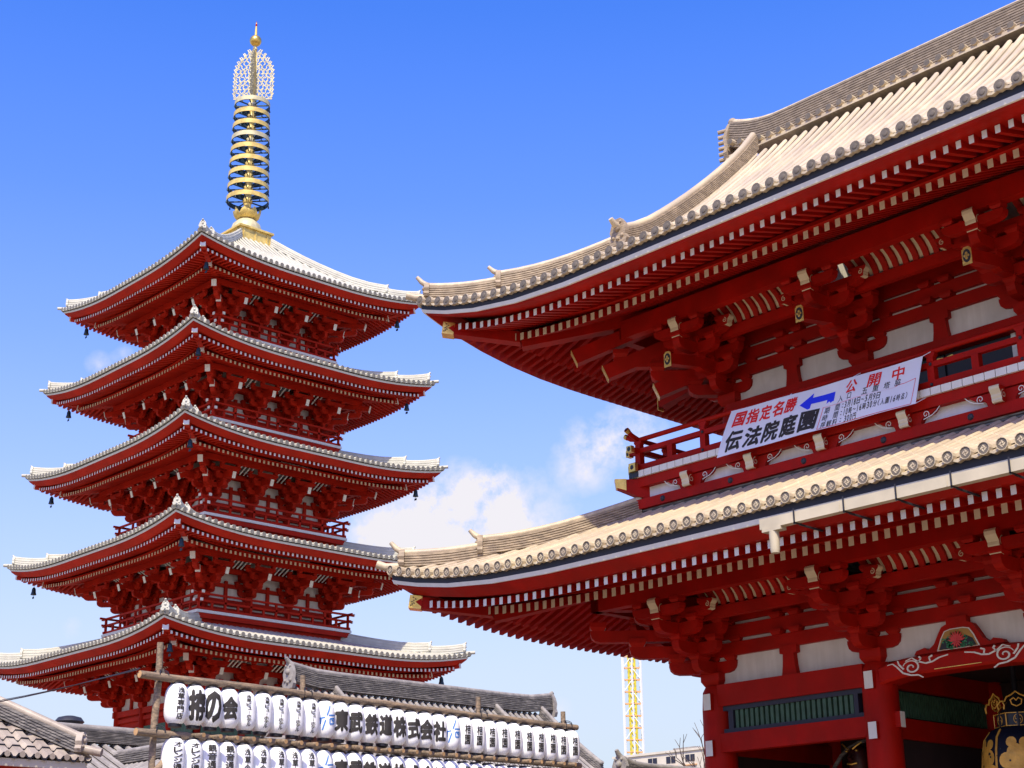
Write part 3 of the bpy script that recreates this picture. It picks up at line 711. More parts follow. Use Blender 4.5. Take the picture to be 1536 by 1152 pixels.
# ---- rooms, ceilings
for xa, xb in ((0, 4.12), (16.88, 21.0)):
    boxo('guardian_room_wall', xa+.3, xb-.3, 3.9, 4.0, 0, 5.9, INT)  # red room walls coloured near-black for the shade inside
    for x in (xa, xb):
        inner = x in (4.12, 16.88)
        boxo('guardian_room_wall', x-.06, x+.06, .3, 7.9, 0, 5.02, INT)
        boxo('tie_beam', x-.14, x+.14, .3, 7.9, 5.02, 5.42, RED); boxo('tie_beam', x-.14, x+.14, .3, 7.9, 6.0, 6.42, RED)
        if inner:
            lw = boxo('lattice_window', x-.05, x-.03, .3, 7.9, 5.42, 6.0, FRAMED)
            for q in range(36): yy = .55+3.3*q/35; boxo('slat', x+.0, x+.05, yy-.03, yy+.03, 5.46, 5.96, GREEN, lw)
boxo('light_block_wall', 4.3, 16.7, 4.02, 4.18, 4.1, 6.4, INT); boxo('rear_light_block_wall', 4.3, 16.7, 8.1, 8.3, 4.6, 6.4, INT)  # made-up walls added to keep light out of the passage
boxo('added_dark_floor', .4, 20.6, .4, 7.8, .0, .12, INT)  # unseen dark slab added to cut light bounced into the passage
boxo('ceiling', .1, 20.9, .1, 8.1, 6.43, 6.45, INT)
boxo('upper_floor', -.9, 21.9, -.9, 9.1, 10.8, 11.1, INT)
# ---- under the balcony: courses of tile, red beams, carved supports, deck
BR = (-1.24, -1.24, 22.24, 9.44); EB = Eave(BR, 0, 0, 0, 0, 1, 1)
balc = boxo('balcony_deck', -1.0, 22.0, -1.0, 9.2, 11.13, 11.20, RED)
mb = MB(); eave_strip(EB, mb, [(.16, 9.95), (.16, 10.42), (.7, 10.42), (.7, 9.95)])
for q in range(8): eave_strip(EB, mb, [(.13, 9.98+q*.056), (.13, 10.01+q*.056), (.3, 10.01+q*.056), (.3, 9.98+q*.056)])
mb.build('noshi_courses', GRIDGE, gate)
mb = MB(); eave_strip(EB, mb, [(.06, 10.42), (.06, 10.64), (.42, 10.64), (.42, 10.42)]); mb.build('balcony_ground_beam', RED, balc)
for x in [-.3+1.93*q for q in range(12)]:
    mb = MB(); mb.lathe([(.07, 0), (.05, .03), (.0005, .05)], (0, 0, 0), 10); mb.v = [(x+a, BR[1]+.06-c, 10.53+b) for a, b, c in mb.v]; mb.build('nail_cover', IRON, balc)
mb = MB(); eave_strip(EB, mb, [(.24, 10.62), (.24, 11.1), (.3, 11.1), (.3, 10.62)]); mb.build('plaster_panel', PLAST, balc)
mb = MB(); eave_strip(EB, mb, [(.08, 10.93), (.06, 11.14), (.4, 11.14), (.4, 10.93)]); mb.build('balcony_edge_beam', RED, balc)
for k in 'SW':
    T = TF(*BR, k); L = 23.48 if k == 'S' else 10.68
    us = [.465+1.24, 2.24+1.24, 4.05+1.24, 6.03+1.24, 8.05+1.24, 10.5+1.24, 12.95+1.24, 14.95+1.24, 16.95+1.24, 18.76+1.24, 20.54+1.24] if k == 'S' else [1.74, 3.5, 5.34, 7.1, 8.94]
    prev = None
    for u in us+[None]:
        if u is not None:
            mb = MB(T); P = lambda a, d, z, u=u, T=T: T((u+a, d, z))
            mb.prism([(-.42, 10.64), (.0, 10.64), (.02, 10.70), (.02, 10.92), (-.42, 10.92)], lambda a, b, t: (u+t, a-.02, b), -.09, .09)
            fnb = lambda a, b, t: (u+a, t, 10.64+b)
            mb.prism([(-.28, 0), (.28, 0), (.30, .08), (.36, .15), (.56, .19), (.66, .27), (-.66, .27), (-.56, .19), (-.36, .15), (-.30, .08)], fnb, -.24, -.12)
            o = mb.build('balcony_bracket', RED, balc)
            scroll_nose(P, -.15, 10.64, .21, .32, o, .26)
            for sg in (-1, 1):
                mb = MB(T)
                for cv in (spiral(.42, .20, .075, 1.2, 14, -.6, 1), [(.36, .11), (.44, .13), (.56, .16), (.66, .22), (.74, .30)]):
                    for p0, p1 in zip(cv, cv[1:]):
                        l = math.hypot(p1[0]-p0[0], p1[1]-p0[1]) or 1; nx, nz_ = -(p1[1]-p0[1])/l*.008, (p1[0]-p0[0])/l*.008
                        mb.face([(u+sg*(p0[0]+nx), -.112, 10.63+p0[1]+nz_), (u+sg*(p1[0]+nx), -.112, 10.63+p1[1]+nz_), (u+sg*(p1[0]-nx), -.112, 10.63+p1[1]-nz_), (u+sg*(p0[0]-nx), -.112, 10.63+p0[1]-nz_)])
                mb.build('white_scroll', WHITE, o)
# corner support with gilt tip
mb = MB(); P = lambda a, d, z: (.2-d*.7071-a*.7071, .2-d*.7071+a*.7071, z)
mb.prism([(0, 10.64), (1.55, 10.64), (1.85, 10.72), (2.3, 10.92), (2.34, 11.12), (0, 11.12)], lambda a, b, t: P(t, a, b), -.12, .12)
o = mb.build('corner_support', RED, balc)
mb = MB(); mb.prism([(2.1, 10.86), (2.33, 10.93), (2.36, 11.13), (2.1, 11.13)], lambda a, b, t: P(t, a, b), -.13, .13); mb.build('gilt_tip', GOLD, o)
mb = MB(); T = TF(*BR, 'S')
for (k, L) in (('S', 23.48), ('W', 10.68)):
    mb.T = TF(*BR, k)
    for cv in (spiral(.05, 10.86, .07, 1.2, 14, 0, 1), [(-.1, 10.80), (.0, 10.76), (.1, 10.72)]):
        for p0, p1 in zip(cv, cv[1:]):
            pass
mb.T = None
# white deck edge made of separate boards
for k in 'SW':
    T = TF(*BR, k); L = 23.48 if k == 'S' else 10.68; n = round(L/.2325)
    mb = MB(T); mb.box(-.02, L+.02, -.3, -.03, 11.145, 11.285, 1)
    for q in range(n): mb.box(L*q/n+.008, L*(q+1)/n-.008, -.2, .0, 11.142, 11.288, 0)
    mb.build('white_deck_boards', [WHITE, BLACK], balc)
def rail_pts(): pass
for k in 'SWE':
    T = TF(*BR, k); L = 23.48 if k == 'S' else 10.68
    mb = MB(T); mb.box(.02, L-.02, -.26, -.10, 11.29, 11.46); mb.build('bottom_rail', RED, balc)
    mb = MB(T); mb.box(-.08, L+.08, -.235, -.125, 11.74, 11.85); mb.build('middle_rail', RED, balc)
    mb = MB(T); pts = [(-.22, -.18, 12.24), (-.05, -.18, 12.14), (.2, -.18, 12.07)]+[(.2+(L-.4)*q/6, -.18, 12.07) for q in range(1, 6)]+[(L-.2, -.18, 12.07), (L+.05, -.18, 12.14), (L+.22, -.18, 12.24)]
    mb.tube([T(p) for p in pts], .055, 10) if False else None
    mb.T = None; mb.tube([T(p) for p in pts], .055, 10); mb.build('top_rail', RED, balc, True)
    for e, sg in ((0, -1), (L, 1)):
        mb = MB(); a = T((e+sg*.22, -.18, 12.24)); b = T((e+sg*.15, -.18, 12.20)); mb.tube([a, b], .064, 10, 0)
        d = (Vector(a)-Vector(b)).normalized(); mb.tube([Vector(a)+d*.001, Vector(a)+d*.006], .036, 10, 1)
        mb.build('gilt_rail_cap', [GOLD, BLACK], balc)
        for x_, (c0, c1, c2, c3) in ((e+sg*.06, (-.255, -.105, 11.72, 11.87)), (e-sg*.02, (-.28, -.08, 11.28, 11.48))):
            mb = MB(T); a_, b_ = sorted((x_, x_+sg*.10)); mb.box(a_, b_, c0, c1, c2, c3, 0)
            xf = x_+sg*.103; cy_, cz_ = (c0+c1)/2, (c2+c3)/2
            mb.T = None; pl = [T((xf, cy_+.05*math.cos(2*PI*q/12), cz_+.055*math.sin(2*PI*q/12))) for q in range(12)]; mb.face(pl, 1)
            pl = [T((x_+sg*.05+.035*math.cos(2*PI*q/12), c1+.003, cz_+.055*math.sin(2*PI*q/12))) for q in range(12)]; mb.face(pl, 1)
            mb.build('gilt_rail_cap', [GOLD, BLACK], balc)
    step = .95; n = round((L-.4)/step)
    for q in range(n+1):
        u = .2+(L-.4)*q/n; tall = q % 2 == 0
        mb = MB(T)
        mb.box(u-.075, u+.075, -.255, -.105, 11.46, 11.74)
        if tall:
            mb.box(u-.07, u+.07, -.25, -.11, 11.85, 11.93); mb.taper(u, -.18, .13, .22, 11.93, 11.99, 0, .12, .13); mb.box(u-.11, u+.11, -.245, -.115, 11.99, 12.03)
        mb.build('rail_post', RED, balc)
        if tall:
            mb = MB()
            for z in (11.80, 11.38):
                c = T((u, -.115 if z > 11.5 else -.095, z)); mb.sphere(c, .035, 0, 8, 5)
            mb.build('nail_cover', IRON, balc)
# upper storey wall behind the rail
T = TF(.5, .5, 20.5, 7.7, 'S')
mb = MB(T); mb.box(0, 20, .03, .27, 12.55, 12.815); mb.box(0, 20, .03, .2, 11.2, 11.42); mb.build('sill_beam', RED, gate)
for i in range(5):
    a, b = UX[i]-.5+.28, UX[i+1]-.5-.28
    mb = MB(T); mb.box(a, b, -.02, .02, 11.2, 12.56); mb.build('upper_wall_panel', RED if i in (0, 4) else BLACK, gate)
    if i in (1, 2, 3):
        for q in range(2):
            c = a+(b-a)*(q+.5)/2; mb = MB(T); w = (b-a)/4-.03; mb.box(c-w, c+w, .02, .07, 11.43, 12.54, 0)
            dr = mb.build('panel_door', BLACK, gate)
            mb = MB(T)
            for zz in (11.5, 11.9, 12.45):
                for sg in (-1, 1): mb.prism([(0, -.03), (.13, -.05), (.18, 0), (.13, .05), (0, .03)], lambda a_, b_, t: (c+sg*(w-.01-a_), t, zz+b_), .07, .08)
            mb.build('gilt_hinge', GOLD, dr)
    else:
        mb = MB(T); mb.box(a+.5, b-.5, .02, .06, 11.6, 12.4); mb.build('white_panel', PLAST, gate)
    for x in (a+.12, b-.12): mb = MB(T); mb.box(x-.05, x+.05, .02, .1, 11.42, 12.55); mb.build('jamb', WHITE if i in (1, 2, 3) else RED, gate)
for k in 'WEN': T = TF(.5, .5, 20.5, 7.7, k); L = 20 if k == 'N' else 7.2; mb = MB(T); mb.box(0, L, -.03, .03, 10.5, 12.82); mb.box(0, L, .03, .27, 12.55, 12.815); mb.build('upper_wall_panel', RED, gate)
# ---- gutter with hangers and downpipe on the lower south eave
mb = MB(); GX0, GX1 = 5.52, 15.5; y0, y1 = -5.28, -5.15; z0, z1 = 8.07, 8.245
mb.loft([[(x, y0, z1), (x, y0, z0), (x, y1, z0), (x, y1, z1), (x, y1+.01, z1), (x, y1+.01, z0-.01), (x, y0-.01, z0-.01), (x, y0-.01, z1)] for x in (GX0, GX1)], 0)
gut = mb.build('gutter', METALG, gate)
for x in [6.27+1.02*q for q in range(10)]:
    mb = MB(); mb.box(x-.012, x+.012, y0-.03, y0-.011, z0-.05, z1+.05); mb.box(x-.012, x+.012, y0-.03, y1+.06, z0-.035, z0-.011)
    mb.beam((x, y1+.0, z0-.03), (x+.02, y1+.62, z0-.05), .03, .03); mb.build('gutter_bracket', IRON, gut)
for x in [7.3+2.05*q for q in range(4)]:
    mb = MB(); mb.box(x-.11, x-.095, y0-.016, y0-.011, z0, z1); mb.build('gutter_joint', METALG, gut)
for x in (GX0+.25, GX1-.25):
    mb = MB(); mb.box(x-.2, x+.2, y0-.02, y1+.02, z0-.07, z0-.012); mb.lathe([(.09, 0), (.09, -.1), (.085, -.32), (.075, -.38)][::-1], (x, -5.22, z0-.07), 14); mb.build('downpipe', METALG, gut, True)
# ================================================================== FIVE-STOREY PAGODA
PX, PY = -49.268, 18.924
pag = empty('pagoda', (PX, PY, 0), 'tall five-storeyed vermilion pagoda with pale tiled roofs and a golden spire', 'pagoda')
HS = [7.298, 7.726, 8.113, 8.486, 9.143]; HZ = [35.18, 30.22, 25.24, 20.18, 15.03]
BW = [3.93, 4.2, 4.5, 4.75]; BZ = [31.85, 26.85, 21.65, 16.62]
WW = [2.95, 3.2, 3.5, 3.8, 3.9]
RC = .62
def prect(h): return (PX-h, PY-h, PX+h, PY+h)
corner_name = {'SE': 'near corner', 'SW': 'left corner', 'NE': 'right corner', 'NW': 'far corner'}
level_name = ['topmost', 'second highest', 'middle', 'second lowest', 'lowest']
for i in range(5):
    s = HS[i]+.12; zm = HZ[i]-RC+.19
    wi = WW[i]; inner = 1.0 if i == 0 else WW[i-1]+.12
    Tt = s-inner
    if i == 0: a, b = .44, .036
    else:
        top = BZ[i-1]-.50; a = (top-zm)/Tt*.86; b = ((top-zm)/Tt-a)/Tt
    E_ = Eave(prect(s), zm, a, b, RC, 6.2, 2.3)
    mb = MB(); tiles(E_, mb, .345, .088, lambda k, u, L: min(Tt, u, L-u), 1, arc=4, seg=.9)
    rf = mb.build('roof', [PTILE, PTEND], pag, label='pale tiled %s roof of the pagoda' % level_name[i])
    zf, zb = -.56, -.74
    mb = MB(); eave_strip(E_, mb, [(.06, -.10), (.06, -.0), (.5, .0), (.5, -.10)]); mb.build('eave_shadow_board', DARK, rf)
    mb = MB(); eave_strip(E_, mb, [(.13, -.20), (.11, -.09), (.45, -.09), (.45, -.20)]); mb.build('eave_white_board', WHITE, rf)
    mb = MB(); eave_strip(E_, mb, [(.16, -.20), (.18, -.27), (.40, -.47), (.7, -.47), (.7, -.20)])
    eave_strip(E_, mb, [(1.40, zb+.08), (1.42, zb+.16), (1.7, zb+.16), (1.7, zb+.08)])
    soffit(E_, mb, .55, zf+.085, .17, 1.55); soffit(E_, mb, 1.5, zb+.11, .30, s-wi)
    mb.build('eave_board', PRED, rf)
    for nm, t0, z0_, sl, w, h, ti in (('flying_rafters', .52, zf, .17, .11, .15, 1.75), ('base_rafters', 1.45, zb, .30, .115, .16, s-wi)):
        mb = MB(); L = 2*s; n = round((L-1.6)/.272)
        for k in 'SENW':
            for q in range(n+1): rafter(E_, mb, k, .8+(L-1.6)*q/n, t0, z0_, sl, w, h, ti)
        o = mb.build(nm, [PRED, WHITE_BOUNCE if nm == 'base_rafters' else WHITE], rf); o['kind'] = 'stuff'
    for c in ('SW', 'SE', 'NE', 'NW'):
        (x, y), (sx, sy) = corner_pts(E_)[c]
        zc = zm+RC
        hr = hip_rafter(E_, rf, c, .42, zc-.56, 1.5, zc-.84, s-wi, zc-.84+.2, .26, .26, False, (PRED, GOLD), .16)
        mb = MB(); e = Vector((x+sx*.42, y+sy*.42, zc-.56)); d = Vector((sx, sy, -.2)).normalized(); mb.beam(e-d*.03, e+d*.05, .28, .29); mb.build('white_beam_cap', WHITE, hr)
        mb = MB(); e = Vector((x+sx*1.5, y+sy*1.5, zc-1.0)); mb.beam(e-d*.05, e, .29, .31); mb.build('white_beam_cap', WHITE, hr)
        hip_ridge(E_, rf, c, .30, 1.9, .34, .26, mats=(PRIDGE, PTILE), cap=.075, curl=.16, layers=3, upz=.12, n=7)
        hip_ridge(E_, rf, c, 1.6, min(Tt, s-inner)-.05, .40, .28, mats=(PRIDGE, PTILE), cap=.075, curl=.16, layers=3, upz=.12, n=8)
        mb = MB(); mb.tube([(x-sx*.14, y-sy*.14, zc+.1), (x+sx*.3, y+sy*.3, zc+.07)], .09, 8); 
        if c != 'NW':
            if not (c == 'NE' and i == 3) and not (c == 'SW' and i == 4):
                bx, by, bz = x+sx*1.12, y+sy*1.12, zc-.93
                wb = empty('wind_bell', (bx, by, bz-.62), 'dark bronze wind bell hanging from the %s of the %s pagoda roof' % (corner_name[c], level_name[i]), 'wind bell', 'wind bells under the pagoda eaves')
                m2 = MB(); m2.lathe([(.155, 0), (.15, .03), (.115, .16), (.105, .3), (.07, .38), (.02, .42)], (bx, by, bz-.62), 12); m2.build('bell_body', BRONZE_AND_SHADE, wb, True)
                m2 = MB(); m2.tube([(bx, by, bz-.2), (bx, by, bz)], .012, 6); m2.build('hook', IRON, wb)
                m2 = MB(); m2.tube([(bx, by, bz-.6), (bx, by, bz-.72)], .008, 5); m2.box(bx-.09, bx+.09, by-.01, by+.01, bz-.83, bz-.72); m2.build('clapper', BRONZE_AND_SHADE, wb)
        mb.build('corner_tile', PTILE, rf, True)
    # walls and brackets below this roof
    z_lo = (BZ[i]-1.2) if i < 4 else 0.9
    zpur = zm+zb+.30*(s-wi-1.45-1.75)-.10      # purlin top
    z0 = zpur-2.05 + .10
    m_ = .37
    mb = MB(); mb.box(PX-wi+.06, PX+wi-.06, PY-wi+.06, PY+wi-.06, z_lo, z0-.02); mb.build('storey_wall', PLAST if i < 4 else PRED, pag)
    mb = MB(); mb.box(PX-wi+.1, PX+wi-.1, PY-wi+.1, PY+wi-.1, z0-.02, z0+1.9); mb.build('bracket_zone_wall', PLAST, pag)
    cols = [0, wi*.66, wi*1.34, wi*2]
    for k in 'SEWN':
        T = TF(PX-wi, PY-wi, PX+wi, PY+wi, k); L = 2*wi
        mb = MB(T); mb.box(-.25, L+.25, -.04, .13, z0-.30, z0-.0); mb.box(-.1, L+.1, -.04, .08, z0-.62, z0-.42)
        for zq in (z0+.64, z0+1.38, z0+1.68): mb.box(-.3, L+.3, -.10, .0, zq, zq+.2)
        mb.box(-.6, L+.6, .46, .6, z0+1.26, z0+1.5); mb.box(-1.75, L+1.75, 1.58, 1.78, z0+1.70, z0+1.98)
        mb.build('wall_beams', PRED, pag)
        for u in cols:
            if k in 'SE' or u == 0:
                p = T((u, 0, 0)); mb = MB(); mb.lathe([(.19, z_lo), (.19, z0-.05), (.15, z0)], (p[0], p[1], 0), 10); mb.build('column', PRED, pag, True)
        if k in 'SE':
            for q in range(3):
                a_, b_ = cols[q]+.22, cols[q+1]-.22; mb = MB(T)
                if i < 4:
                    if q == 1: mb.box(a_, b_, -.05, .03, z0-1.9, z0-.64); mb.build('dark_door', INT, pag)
                    else: mb.box(a_+.15, b_-.15, -.05, .02, z0-1.75, z0-.78); mb.build('wall_window', mat('pale_window', (.42, .46, .5), .5) if i+q == 0 and k == 'S' else bpy.data.materials['pale_window'], pag)
                else:
                    mb.box(a_, b_, -.05, .03, z0-2.7, z0-.95); mb.build('green_window', GREEN, pag)
                for cc in (cols[q]+.62 if False else (cols[q]+cols[q+1])/2,):
                    mb = MB(T); mb.box(cc-.09, cc+.09, -.09, .02, z0, z0+.98); mb.build('strut', PRED, pag)
            for u in cols:
                o, P, za = bracket(T, u, z0, m=m_, st=.54, steps=3, big=.42, halfw=.55, parent=pag, w=.17 if k == 'S' else .166, red=PRED, simple=False, shared=(k == 'E' and u == 0))
                mb = MB(); a = Vector(P(0, .2, z0+1.62)); b = Vector(P(0, 2.0, z0+1.02)); mb.beam(a, b, .18, .24); mb.build('tail_rafter', PRED, o)
                mb = MB(); d = (b-a).normalized(); mb.beam(b, b+d*.03, .19, .34); mb.build('white_beam_cap', WHITE, o)
            # slim white ribs between the brackets
            for q in range(3):
                a_, b_ = cols[q]+.55, cols[q+1]-.55
                if b_-a_ < .3: continue
                n = max(2, round((b_-a_)/.24)); mb = MB(T)
                for j in range(n): uc = a_+(b_-a_)*(j+.5)/n; mb.loft([[(uc-.035, .72, z0+1.5), (uc+.035, .72, z0+1.5), (uc+.035, .72, z0+1.54), (uc-.035, .72, z0+1.54)], [(uc-.035, 1.45, z0+1.86), (uc+.035, 1.45, z0+1.86), (uc+.035, 1.45, z0+1.9), (uc-.035, 1.45, z0+1.9)]], 0)
                mb.build('curved_ribs', WHITE, pag)['kind'] = 'stuff'
    for (sx, sy) in ((1, -1), (-1, -1), (1, 1)):
        P = lambda a, d, z, sx=sx, sy=sy: (PX+sx*(wi+d*.7071)-a*.7071*sx, PY+sy*(wi+d*.7071)+a*.7071*sy, z)
        o, P_, za = bracket(None, 0, z0, m=m_, st=.54, diag=P, parent=pag, w=.22, nameb='corner_bracket_set', red=PRED)
        mb = MB()
        for d0, d1, zz in ((0, 1.7, 1.1), (.1, 2.9, 1.5)): mb.beam(P(0, d0, z0+zz+.35), P(0, d1, z0+zz), .24, .27)
        mb.build('diagonal_beam', PRED, o)
        mb = MB()
        for d1, zz in ((1.7, 1.1), (2.9, 1.5)): mb.beam(P(0, d1, z0+zz), P(0, d1+.04, z0+zz-.01), .26, .36); mb.build('white_beam_cap', WHITE, o); mb = MB()
    # balcony
    if i < 4:
        h, z = BW[i], BZ[i]; rc = prect(h); EP = Eave(rc, 0, 0, 0, 0, 1, 1)
        mb = MB(); eave_strip(EP, mb, [(.05, z-.42), (.05, z-.18), (.5, z-.18), (.5, z-.42)], seg=2); eave_strip(EP, mb, [(.3, z-1.0), (.3, z-.42), (.5, z-.42), (.5, z-1.0)], seg=2)
        bal = mb.build('balcony', PRED, pag, label='red balcony under the %s roof of the pagoda' % level_name[i])
        mb = MB(); eave_strip(EP, mb, [(.0, z-.17), (.0, z-.03), (.3, z-.03), (.3, z-.17)], seg=2)
        mb.build('white_deck_edge', WHITE, bal)
        for k in 'SENW':
            T = TF(*rc, k); L = 2*h; w = .09
            for z1, z2, ex in ((z, z+.12, 0), (z+.40, z+.50, .1), (z+.76, z+.86, .22)):
                mb = MB(T); mb.box(-ex, L+ex, -.2, -.1, z1, z2)
                mb.build('rail', PRED, bal)
            n = 12; mb = MB(T)
            for q in range(n+1):
                if k in 'SE' and q < 12: mb = MB(T)
                u = .15+(L-.3)*q/n; mb.box(u-.06, u+.06, -.2, -.1, z+.12, z+(.78 if q % 2 == 0 else .42))
                if k in 'SE' and q < 12: mb.build('rail_post', PRED, bal)
            if k in 'NW': mb.build('rail_post', PRED, bal)['kind'] = 'stuff'
            if k in 'SE':
                for e in (-.12, L+.12):
                    for zz, ex in ((z+.45, .0), (z+.83, .12)):
                        mb = MB(T); u = e+(ex if e > 0 else -ex); mb.box(u-.03, u+.03, -.22, -.08, zz-.07, zz+.07); mb.build('rail_cap', WHITE, bal)
mb = MB(); mb.box(PX-5.4, PX+5.4, PY-5.4, PY+5.4, 0, .9); mb.build('stone_base', PLAST, pag)
# spire
sp = MB(); E0z = 39.10
h = 1.05
sp.box(PX-h, PX+h, PY-h, PY+h, E0z-.15, E0z+.62); sp.box(PX-h-.12, PX+h+.12, PY-h-.12, PY+h+.12, E0z+.62, E0z+.74)
for sx in (-1, 1):
    for q in (-.5, 0, .5): sp.box(PX+sx*(h+.012)-.02, PX+sx*(h+.012)+.02, PY+q*1.6-.05, PY+q*1.6+.05, E0z-.1, E0z+.6); sp.box(PX+q*1.6-.05, PX+q*1.6+.05, PY+sx*(h+.012)-.02, PY+sx*(h+.012)+.02, E0z-.1, E0z+.6)
spire = sp.build('spire', FGOLD, pag, label='golden spire with nine rings')
mb = MB(); mb.lathe([(.92, E0z+.74), (.90, E0z+1.0), (.80, E0z+1.3), (.52, E0z+1.58), (.2, E0z+1.72)], (PX, PY, 0), 24); mb.build('inverted_bowl', PGOLD, spire, True)
mb = MB(); mb.lathe([(.25, 40.7), (.42, 40.75), (.5, 40.85), (.46, 40.95)], (PX, PY, 0), 20)
for q in range(8):
    an = 2*PI*q/8; c, s_ = math.cos(an), math.sin(an); prev = None; rg = []
    for j in range(6):
        f = j/5; rr = .42+.36*math.sin(f*PI/2); zz = 40.75+.62*f**1.6; w = .30*math.sin(PI*(.25+.75*f))+.02
        rg.append([(PX+c*rr-s_*w, PY+s_*rr+c*w, zz), (PX+c*(rr+.06), PY+s_*(rr+.06), zz-.02), (PX+c*rr+s_*w, PY+s_*rr-c*w, zz), (PX+c*(rr-.03), PY+s_*(rr-.03), zz+.01)])
    mb.loft(rg, 0)
mb.sphere((PX, PY, 41.25), .36, 0, 14, 8, 1.0)
mb.build('lotus_cup', FGOLD, spire, True)
mb = MB(); mb.tube([(PX, PY, 40.5), (PX, PY, 41.6), (PX, PY, 48.6), (PX, PY, 52.3), (PX, PY, 53.4), (PX, PY, 54.0)], [.24, .22, .15, .10, .07, .04], 12); mb.build('spire_rod', FGOLD, spire, True)
mb = MB(); mb.lathe([(.05, 53.7), (.06, 53.85), (.001, 54.15)], (PX, PY, 0), 8); mb.build('red_tip', RED, spire)
for q in range(9):
    z = 41.85+.79*q; r = 1.22-.021*q*1.0; r = 1.24-.19*q/8
    mb = MB(); n = 32
    mb.loft([[(PX+rr*math.cos(2*PI*j/n), PY+rr*math.sin(2*PI*j/n), zz) for j in range(n)] for rr, zz in ((r, z), (r, z+.28))], 0, False)
    mb.loft([[(PX+rr*math.cos(2*PI*j/n), PY+rr*math.sin(2*PI*j/n), zz) for j in range(n)] for rr, zz in ((r, z+.28), (r-.05, z+.28), (r-.05, z), (r, z))], 1, False)  # inner faces and spokes coloured dark for the shade inside the gold ring
    for j in range(8):
        an = 2*PI*j/8; mb.beam((PX+.2*math.cos(an), PY+.2*math.sin(an), z+.1), (PX+(r-.02)*math.cos(an), PY+(r-.02)*math.sin(an), z+.1), .04, .08, 1)
    mb.lathe([(.26, z-.02), (.30, z+.1), (.26, z+.24)], (PX, PY, 0), 14)
    rg = mb.build('spire_ring', [FGOLD if q not in (5, 8) else PGOLD, BRONZE_AND_SHADE], spire, True)
    for j in range(8):
        an = 2*PI*(j+.5)/8; c = (PX+r*math.cos(an), PY+r*math.sin(an), z-.16); mb = MB(); mb.lathe([(.05, 0), (.04, .09), (.01, .17)], c, 6)
        mb.build('ring_bell', BRONZE_AND_SHADE, rg)
for q in range(4):    # flame-shaped openwork vanes
    an = PI/4*1+q*PI/2-.75+PI/4; c, s_ = math.cos(an), math.sin(an)
    mb = MB(); pf = lambda a, b, t: (PX+c*a-s_*t, PY+s_*a+c*t, b)
    def strip(pts, w):
        for p0, p1 in zip(pts, pts[1:]):
            l = math.hypot(p1[0]-p0[0], p1[1]-p0[1]) or 1; nx, nz_ = -(p1[1]-p0[1])/l*w, (p1[0]-p0[0])/l*w
            A = [(p0[0]+nx, p0[1]+nz_), (p1[0]+nx, p1[1]+nz_), (p1[0]-nx, p1[1]-nz_), (p0[0]-nx, p0[1]-nz_)]
            mb.hexa([pf(a_, b_, -.02) for a_, b_ in A], [pf(a_, b_, .02) for a_, b_ in A])
    zb_, zt_ = 48.75, 51.95
    Wd = lambda z: 1.16*(1-max(0, (z-zb_)/(zt_-zb_)-.45)**2.2*2.9) if z < zt_ else .05
    strip([(.1, zb_), (1.16, zb_+.0)], .035)
    strip([(.13, zb_), (.13, zt_)], .03)
    z = zb_+.12; row = 0
    while z < zt_-.1:
        w = max(.2, Wd(z)); k = max(1, round((w-.1)/.27))
        for j in range(k):
            x = .14+(w-.14)*(j+.5+(.0 if row % 2 else .15))/k
            j1, j2 = R.uniform(-.05, .05), R.uniform(-.05, .05)
            strip([(x-.13, z-.05+j1), (x-.03, z+.02), (x+.02+j2, z+.12), (x+.0, z+.22), (x+.10, z+.31)], .024)
            if (j+row) % 3: strip([(x+.12, z-.06), (x+.07, z+.05+j1), (x-.02, z+.1), (x-.09, z+.2+j2)], .021)
        strip([(w-.1, z-.05), (w-.01, z+.02), (w-.02, z+.12), (w+.07, z+.27)], .028)
        z += .27; row += 1
    mb.build('flame_vane', PGOLD, spire)
mb = MB(); mb.sphere((PX, PY, 52.75), .36, 0, 18, 12); mb.build('finial_ball', GOLD, spire, True)
mb = MB(); mb.sphere((PX, PY, 52.15), .15, 0, 12, 8); mb.build('finial_ball', PGOLD, spire, True)
# ================================================================== BANNER
bn = empty('banner', (4.0, -1.42, 10.95), 'white lettered cloth banner with a blue arrow tied to the gate balcony', 'banner')
BC = [Vector(v) for v in ((1.53, -1.42, 10.99), (6.44, -1.40, 10.985), (6.575, -1.16, 11.97), (1.80, -1.16, 12.03))]   # BL BR TR TL
def bp(a, b, l=0):     # a 0..1 along, b 0..1 up
    p = (BC[0]*(1-a)+BC[1]*a)*(1-b)+(BC[3]*(1-a)+BC[2]*a)*b
    sag = .03*math.sin(a*PI*6+.6)*math.sin(b*PI)+.02*math.sin(a*17+b*3)
    return Vector((p.x, p.y-.05-l-sag*.8, p.z-.02*math.sin(a*PI)*(1 if b > .5 else -0)))
mb = MB(); n = 48
for lay in (0, 1):
    mb.loft([[bp(a/n, b/6, -.004*lay) for b in range(7)] for a in range(n+1)], 0, False, False)
clo = mb.build('banner_cloth', CLOTH, bn, True)
Wb, Hb = 4.85, 1.01
fnb = lambda x, y, l: bp(x/Wb, y/Hb, .004+l)
